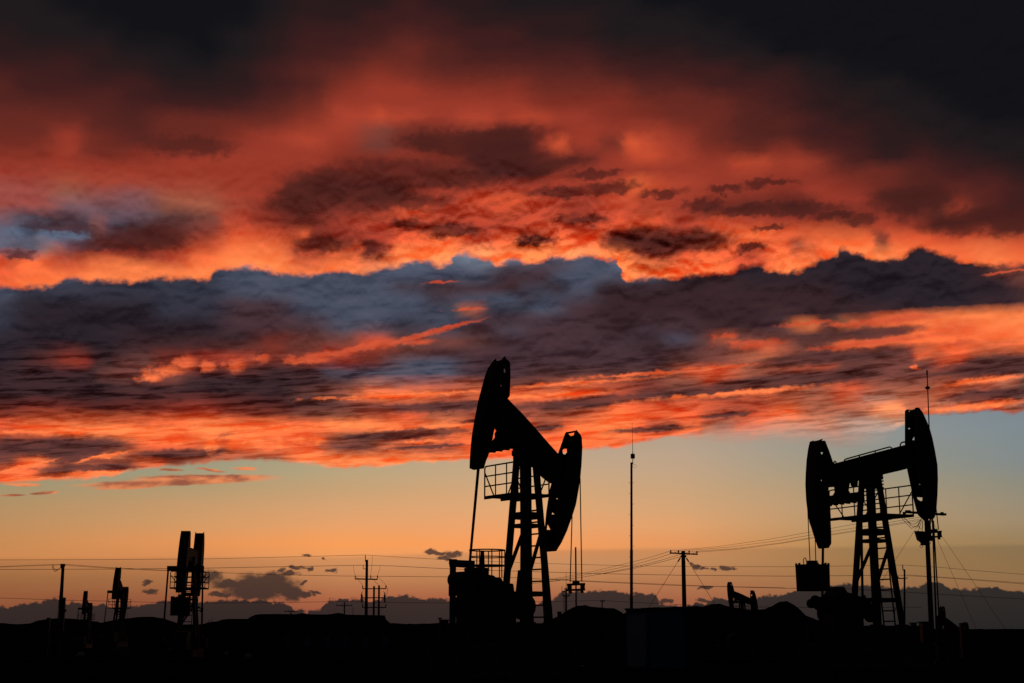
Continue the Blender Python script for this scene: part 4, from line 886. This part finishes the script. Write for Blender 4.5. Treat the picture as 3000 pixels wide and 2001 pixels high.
def f(mb, ft):
    P = [(2681,1556),(2704,1557),(2711,1562),(2711,1583),(2705,1594),(2694,1585),(2689,1582)]
    q = [L3(ft, a, b, Y) for a, b in P]; mb.plate([(v.x, v.z) for v in q], -0.22, 0.22); mb.box(tuple(L3(ft, 2706, 1590, Y)), (0.3, 0.3, 0.3))
part(root, ft, 'floodlight', STEEL, f)
rn = random.Random(5)
def f(mb, ft):
    for pts in ([(2698,1524),(2690,1538),(2672,1548),(2655,1530),(2644,1518)], [(2699,1526),(2686,1545),(2668,1540),(2660,1524)], [(2702,1525),(2690,1560),(2686,1556)], [(2704,1525),(2700,1560),(2692,1570)], [(2701,1520),(2680,1535),(2668,1536),(2640,1512)],
                [(2706,1524),(2703,1548),(2696,1552),(2693,1540)], [(2725,1520),(2735,1545),(2740,1552)], [(2722,1595),(2728,1590),(2730,1578)], [(2700,1590),(2697,1600),(2702,1605),(2706,1594)]):
        q = [L3(ft, a, b, Y) + Vector((0, rn.uniform(-.2, .2), 0)) for a, b in pts]; mb.tube(q, 0.016, 5)
part(root, ft, 'hanging_cable', WIRE, f)
def f(mb, ft): mb.box(tuple(L3(ft, 2726, 1577, Y)), (0.34, 0.3, 0.3)); mb.box(tuple(L3(ft, 2724, 1550, Y)), (0.1, 0.2, 0.9))
part(root, ft, 'switch_box', STEEL, f)
for (a, b), (c_, d_) in (((2698, 1525), (2580, 1708)), ((2747, 1583), (2860, 1843)), ((2735, 1535), (2942, 1838))):
    mb = MB(); p = at(a, b, Y); q = at(c_, d_, Y); q = p + (q - p) * ((ground_z(q.x, Y) - p.z) / (q.z - p.z)); mb.tube([p - ft, q - ft], 0.009, 5); mb.build('stay_wire', WIRE, root)

# small communications tower with ring
Y = 340; root, ft = pole('radio_tower', 'small far radio tower with a ring platform, left of the hanging carrier bar', 'tower', (1658.5, 1722), (1658.5, 1800), Y, 0.3, 0.2)
def f(mb, ft):
    for y in (1732, 1744): mb.tube([L3(ft, 1658.5, y, Y) + Vector((math.cos(k*math.pi/8), math.sin(k*math.pi/8), 0)) * 0.98 for k in range(17)], 0.07, 5)
    for k in range(8): v = Vector((math.cos(k*math.pi/4), math.sin(k*math.pi/4), 0)); mb.tube([L3(ft, 1658.5, 1731, Y) + v * 0.98, L3(ft, 1658.5, 1744, Y) + v * 0.98, L3(ft, 1658.5, 1750, Y) + v * 0.2], 0.05, 5)
part(root, ft, 'ring_platform', STEEL, f)
def f(mb, ft):
    mb.tube([L3(ft, 1658.5, 1724, Y), L3(ft, 1658.5, 1675, Y)], 0.06, 5, 0.035); mb.tube([L3(ft, 1646.5, 1732, Y), L3(ft, 1646.5, 1717, Y)], 0.06, 5); mb.tube([L3(ft, 1654, 1732, Y), L3(ft, 1654, 1722, Y)], 0.06, 5)
part(root, ft, 'whip_antenna', STEEL, f)
def f(mb, ft):
    for x in (1650.5, 1653.5): mb.tube([L3(ft, x, 1745, Y), L3(ft, x, 1800, Y)], 0.035, 5)
    for y in range(1750, 1800, 5): mb.tube([L3(ft, 1650.5, y, Y), L3(ft, 1653.5, y, Y)], 0.03, 4)
part(root, ft, 'ladder', STEEL, f)

# ---------------------------------------------------------------- overhead wires
def wire(pts, Y0, Y1, wpx, label):
    """one conductor strung through the given points, sagging between them"""
    x0, x1 = pts[0][0], pts[-1][0]; dense = []
    for (a, b), (c_, d_) in zip(pts, pts[1:]):
        for k in range(6): t = k / 6; dense.append((a + (c_ - a) * t, b + (d_ - b) * t))
    dense.append(pts[-1]); P = []
    for (x, y) in dense:
        t = (x - x0) / (x1 - x0); Yd = Y0 + (Y1 - Y0) * t; P.append(at(x, y, Yd))
    r = wpx * 0.5 * mpp((Y0 + Y1) / 2); o = P[0].copy()
    ob = MB().tube([p - o for p in P], r, 5).build('power_line', WIRE); ob.location = o
    tag(ob, label, 'power line', 'overhead power lines')
wire([(-200,1642),(0,1640.5),(300,1639.5),(600,1637.5),(900,1630.5),(1071,1626)], 150, 150, 1.1, 'topmost wire running from the left edge to the spike of the tallest frame pole')
wire([(1071,1626),(1200,1634),(1300,1639.5),(1600,1651),(1850,1658),(2050,1660),(2300,1660.5),(2500,1658),(2644.5,1655.5)], 150, 150, 1.0, 'topmost thin wire passing behind both large pump jacks')
wire([(2644.5,1655.5),(2740,1661),(2850,1671),(3000,1683),(3200,1703)], 150, 150, 1.0, 'upper thin wire falling to the right edge from the slim pole')
wire([(-200,1670),(0,1668.5),(345,1667.3),(600,1664.5),(900,1659),(1064,1656)], 149, 149, 1.3, 'second wire from the top on the left, ending at the hooked bracket')
wire([(1064,1656),(1150,1658),(1300,1666),(1500,1673),(1750,1680.5),(2000,1685.5),(2300,1688),(2500,1686.5),(2631,1685)], 149, 149, 1.3, 'second wire from the top, behind the ladder of the middle pump jack')
wire([(2631,1685),(2720,1690),(2850,1699),(3000,1711),(3200,1731)], 149, 149, 1.1, 'second wire from the top at the right edge')
wire([(2657,1684),(2740,1689.5),(2850,1697),(3000,1708),(3200,1727)], 152, 152, 0.9, 'thin twin just above the second wire at the right edge')
wire([(-250,1668),(-100,1663.5),(0,1660),(90,1656),(182,1653)], 158, 158, 1.0, 'wire rising from the left edge to the top of the tall leaning pole')
wire([(-250,1670),(-100,1665.5),(0,1661.5),(90,1658),(182,1655)], 157, 157, 0.9, 'lower twin of the wire rising to the leaning pole')
wire([(185,1653),(280,1660),(345,1664),(450,1669),(600,1676),(800,1683.5),(1000,1687.5),(1250,1689.5),(1500,1692),(1750,1705),(2000,1716),(2300,1723.5),(2484,1725),(2654,1735),(2820,1745),(3000,1755),(3200,1768)], 158, 145, 1.2, 'long wire leaving the leaning pole and crossing the whole view to the right')
wire([(185,1656),(345,1666.5),(450,1671),(600,1676.8)], 159, 165, 0.9, 'short lower twin leaving the leaning pole')
wire([(1590,1694.5),(1750,1703.5),(1900,1709.5),(2100,1718),(2300,1722)], 160, 160, 0.9, 'faint twin just above the third wire right of the middle pump jack')
wire([(-200,1746),(0,1752),(180,1758),(345,1762),(450,1764.5),(600,1767),(800,1765.5),(1009,1762.5)], 360, 380, 1.1, 'lowest wire on the left, crossing the cloud bank to the short T pole')
wire([(1009,1762.5),(1150,1765.5),(1300,1766.5),(1500,1764.5),(1650,1761.5),(1764,1759.5)], 380, 430, 1.0, 'lowest wire between the short T pole and the tiny pole on the mound')
wire([(1764,1759.5),(1850,1764.5),(1950,1769.5),(2040,1774),(2100,1776),(2250,1778.5),(2400,1780),(2700,1779)], 430, 430, 1.1, 'lowest wire right of the tiny pole on the mound')
for k, (a, m_, b, w_) in enumerate((((1965,1614),(1855,1646),(1612,1698),0.9), ((1988,1615),(1855,1655),(1607,1701.5),0.9), ((2019,1617),(1855,1662.5),(1600,1706.5),1.0), ((2042,1618),(1855,1666),(1540,1712.5),1.0))):
    lab = ('uppermost', 'second', 'third', 'lowest')[k]
    wire([a, (a[0]*0.5+m_[0]*0.5, a[1]*0.5+m_[1]*0.5+1.5), m_, ((m_[0]+b[0])/2, (m_[1]+b[1])/2 + 3), b], 110, 145, w_, lab + ' wire running down left from the stout T-shaped pole')
for k, (a, m1, m2, b) in enumerate((((1965,1614),(2250,1580.5),(2430,1549),(2655,1505)), ((1988,1615),(2280,1584),(2430,1558),(2700,1514)), ((2019,1617),(2290,1590),(2430,1566),(2705,1519)), ((2042,1618),(2290,1592),(2430,1568.5),(2700,1524)))):
    lab = ('uppermost', 'second', 'third', 'lowest')[k]
    wire([a, ((a[0]+m1[0])/2, (a[1]+m1[1])/2 + 3.5), m1, m2, ((m2[0]+b[0])/2, (m2[1]+b[1])/2 + 1.5), b], 110, 84, 0.9, lab + ' wire rising right from the stout T-shaped pole')
for k, pts in enumerate((((1035,1656.5),(1037,1670),(1040.5,1686)), ((1091,1628),(1090,1652),(1086,1686)), ((1114,1657.5),(1111,1672),(1105.5,1686)), ((1042,1688),(1053,1703),(1062.5,1714)), ((1089,1690),(1099,1704),(1110,1714)), ((1106,1688),(1118,1701),(1130,1713)))):
    wire(list(pts) if pts[0][0] != pts[-1][0] else list(pts), 150, 150.5, 0.8, ('left', 'middle', 'right', 'lower left', 'lower middle', 'lower right')[k] + ' dropper wire at the tallest frame pole')

# ---------------------------------------------------------------- buildings and site clutter
def cabin():
    Y = 62; a = at(1845, 1900, Y); b = at(2022, 1900, Y); W_ = b.x - a.x; top = at(1900, 1787, Y).z; D = 2.4
    root = empty('control_cabin', ((a.x + b.x) / 2, Y + D / 2, 0), R(-6.0)); tag(root, 'small flat-roofed control cabin with pale door at the foot of the antenna mast', 'cabin')
    MB().box((0, 0, top / 2), (W_, D, top)).build('wall', BLUE, root)
    MB().box((-0.55, 0, top + 0.035), (W_ * 0.62, D + 0.3, 0.07)).box((0.8, 0, top + 0.03), (W_ * 0.42, D + 0.1, 0.05)).build('roof', STEEL, root)
    d = MB().box((-W_ / 2 + 0.42, -D / 2 - 0.02, top / 2 - 0.05), (0.8, 0.05, top - 0.25)).build('door', GREY, root)
    MB().tube([(-W_ / 2 + 0.72, -D / 2 - 0.08, 1.0), (-W_ / 2 + 0.72, -D / 2 - 0.08, 1.18)], 0.012, 6).build('handle', STEEL, d)
    for x_ in (W_ / 2 - 0.05, -W_ / 2 + 0.95): MB().box((x_, -D / 2 - 0.015, top / 2), (0.08, 0.04, top - 0.02)).build('corner_trim', STEEL, root)
cabin()
def shed():
    Y = 132; P = [(728,1845),(728,1815),(740,1807),(752,1802),(764,1800.5),(808,1800),(1014,1801.5),(1127,1803.5),(1131,1815),(1146,1828),(1146,1845)]
    c = at(940, 1845, Y); gz = ground_z(c.x, Y); root = empty('storage_shed', (c.x, Y, gz), R(8)); tag(root, 'long low storage shed with a curved left end standing before the hills', 'shed')
    q = [(at(x, y, Y).x - c.x, at(x, y, Y).z - gz) for x, y in P]; q[0] = (q[0][0], 0); q[-1] = (q[-1][0], 0)
    MB().plate(q, 0, 7).build('wall', STEEL, root)
    rf = MB()
    for a, b in zip(q[1:-4], q[2:-3]): rf.beam((a[0], 3.5, a[1]), (b[0], 3.5, b[1]), 7.3, 0.06, (0, 1, 0))
    rf.build('roof', STEEL, root)
    for k in range(6):
        x = q[5][0] + 1.2 + k * 1.75; MB().box((x, -0.03, 1.7), (0.5, 0.05, 0.9)).build('window', BLUE, root)
    root = empty('storage_shed', (at(680, 1845, 140).x, 140, ground_z(-27, 140))); tag(root, 'lower rounded shed joined to the left end of the long one', 'shed'); ft = root.location.copy()
    P = [(628,1845),(630,1830),(640,1820),(655,1815.5),(673,1814),(735,1814),(735,1845)]
    q = [(at(x, y, 140).x - ft.x, at(x, y, 140).z - ft.z) for x, y in P]; q[0] = (q[0][0], 0); q[-1] = (q[-1][0], 0)
    MB().plate(q, 0, 6).build('wall', STEEL, root); rf = MB()
    for a, b in zip(q[2:-2], q[3:-1]): rf.beam((a[0], 3, a[1]), (b[0], 3, b[1]), 6.2, 0.06, (0, 1, 0))
    rf.build('roof', STEEL, root)
shed()
# low concrete wall in front of the middle unit
def low_wall():
    Y = 50; a = at(1263, 1915, Y); b = at(1652, 1915, Y); o = empty('concrete_barrier', ((a.x + b.x) / 2, Y, 0)); tag(o, 'long low concrete barrier on the ground in front of the middle pump jack', 'barrier')
    n = 7; L_ = (b.x - a.x) / n; h = at(1400, 1921, Y).z
    for k in range(n): MB().plate([(-0.28, 0), (0.28, 0), (0.16, h), (-0.16, h)], -L_ / 2 + 0.01, L_ / 2 - 0.01).build('block', CONC, o).location = (-(b.x - a.x) / 2 + (k + .5) * L_, 0, 0)
    for c in o.children: c.rotation_euler = (0, 0, R(90))
low_wall()
# equipment boxes
def cabinet(px0, px1, pyt, Y, label, D=0.8, m=STEEL, roof=False):
    a = at(px0, pyt, Y); b = at(px1, pyt, Y); gz = ground_z(a.x, Y); h = a.z - gz; w_ = b.x - a.x
    o = empty('equipment_cabinet', ((a.x + b.x) / 2, Y, gz)); tag(o, label, 'cabinet', 'equipment cabinets on the pads')
    MB().box((0, 0, h / 2), (w_, D, h)).build('housing', m, o, bevel=0.02); MB().box((0, 0, h + 0.02), (w_ + 0.12, D + 0.12, 0.05)).build('lid', m, o); MB().box((0, -D / 2 - 0.015, h * 0.55), (w_ * 0.8, 0.02, h * 0.7)).build('door', m, o)
    return o
cabinet(2697, 2722, 1823, 82, 'square cabinet at the foot of the thick leaning transformer pole')
cabinet(2669, 2682, 1826, 80, 'small cabinet between the right tower legs and the leaning pole', 0.5)
cabinet(1633, 1645, 1793, 150, 'small cabinet at the right foot of the middle pump jack', 0.6)
cabinet(1287, 1291, 1813, 64, 'thin upright junction box left of the middle pump jack', 0.2)
cabinet(1291, 1314, 1818, 64.6, 'low cabinet left of the middle pump jack beside the thin box', 0.5)
cabinet(140, 147, 1811, 170, 'narrow upright cabinet on the rise left of the tall leaning pole', 0.6)
cabinet(2812, 2822, 1826, 190, 'far cabinet beside the steep beam at the right', 0.8)
# scrub along the skyline
def bush(px, py, Y, w_, seed, label):
    p = at(px, py, Y); gz = ground_z(p.x, Y); h = p.z - gz; rn = random.Random(seed); o = empty('bush', (p.x, Y, gz)); tag(o, label, 'bush', 'bushes along the skyline')
    m = MB()
    for k in range(420):
        a = rn.uniform(0, 2*math.pi); r = w_ * 0.5 * math.sqrt(rn.random()); z = h * (0.15 + 0.85 * rn.random()) * (1 - 0.35 * (r / w_ * 2) ** 2); c = Vector((math.cos(a) * r, math.sin(a) * r, z)); s_ = rn.uniform(0.06, 0.15) * max(1, w_ / 3)
        u = Vector((rn.uniform(-1, 1), rn.uniform(-1, 1), rn.uniform(-1, 1))).normalized() * s_; v = u.cross(Vector((rn.uniform(-1, 1), rn.uniform(-1, 1), rn.uniform(-1, 1)))).normalized() * s_ * 0.6
        m.add([c - u, c + v, c + u, c - v], [[0, 1, 2, 3]])
    m.build('foliage', LEAF, o)
    t = MB()
    for k in range(5): a = k * 1.26; t.tube([(0, 0, 0), (math.cos(a) * w_ * 0.2, math.sin(a) * w_ * 0.2, h * 0.7)], 0.05, 5, 0.02)
    t.build('stem', RUST, o)
bush(620, 1811, 150, 1.4, 1, 'rounded bush alone left of the low shed')
bush(605, 1819, 152, 1.2, 2, 'lower bush at the left of the rounded one')
bush(655, 1813, 168, 1.6, 3, 'bush behind the low rounded shed')
bush(150, 1816, 165, 2.2, 4, 'spreading bush beside the narrow cabinet at far left')
bush(165, 1814, 150, 1.3, 5, 'bush at the foot of the tall leaning pole')
# pale stones catching the last light
def stone(px, py, r, seed, label):
    d = ray(px, py); t = -CAMZ / d.z; p = Vector((d.x * t, d.y * t, 0)); rn = random.Random(seed); v = []; f = []
    for i in range(7):
        for j in range(10):
            th = math.pi * i / 6; ph = 2*math.pi*j/10; q = r * rn.uniform(0.85, 1.15); v.append((math.sin(th) * math.cos(ph) * q, math.sin(th) * math.sin(ph) * q * 0.7, (math.cos(th)) * q * 0.6))
    for i in range(6):
        for j in range(10): f.append([i*10+j, i*10+(j+1) % 10, (i+1)*10+(j+1) % 10, (i+1)*10+j])
    o = MB().add(v, f).build('rock', STONE, smooth=False); o.location = p + Vector((0, 0, r * 0.35)); tag(o, label, 'rock', 'pale rocks on the dark ground')
stone(236, 1922, 0.26, 1, 'pale rock beside the track at the lower left')
stone(514, 1890, 0.3, 2, 'pale rock beyond the track below the end-on pump jack')
stone(727, 1925, 0.2, 3, 'pale rock by the track below the left end of the long shed')
stone(663, 1916, 0.16, 4, 'small pale rock just left of the one below the shed')
stone(2101, 1893, 0.14, 5, 'small pale rock right of the control cabin')
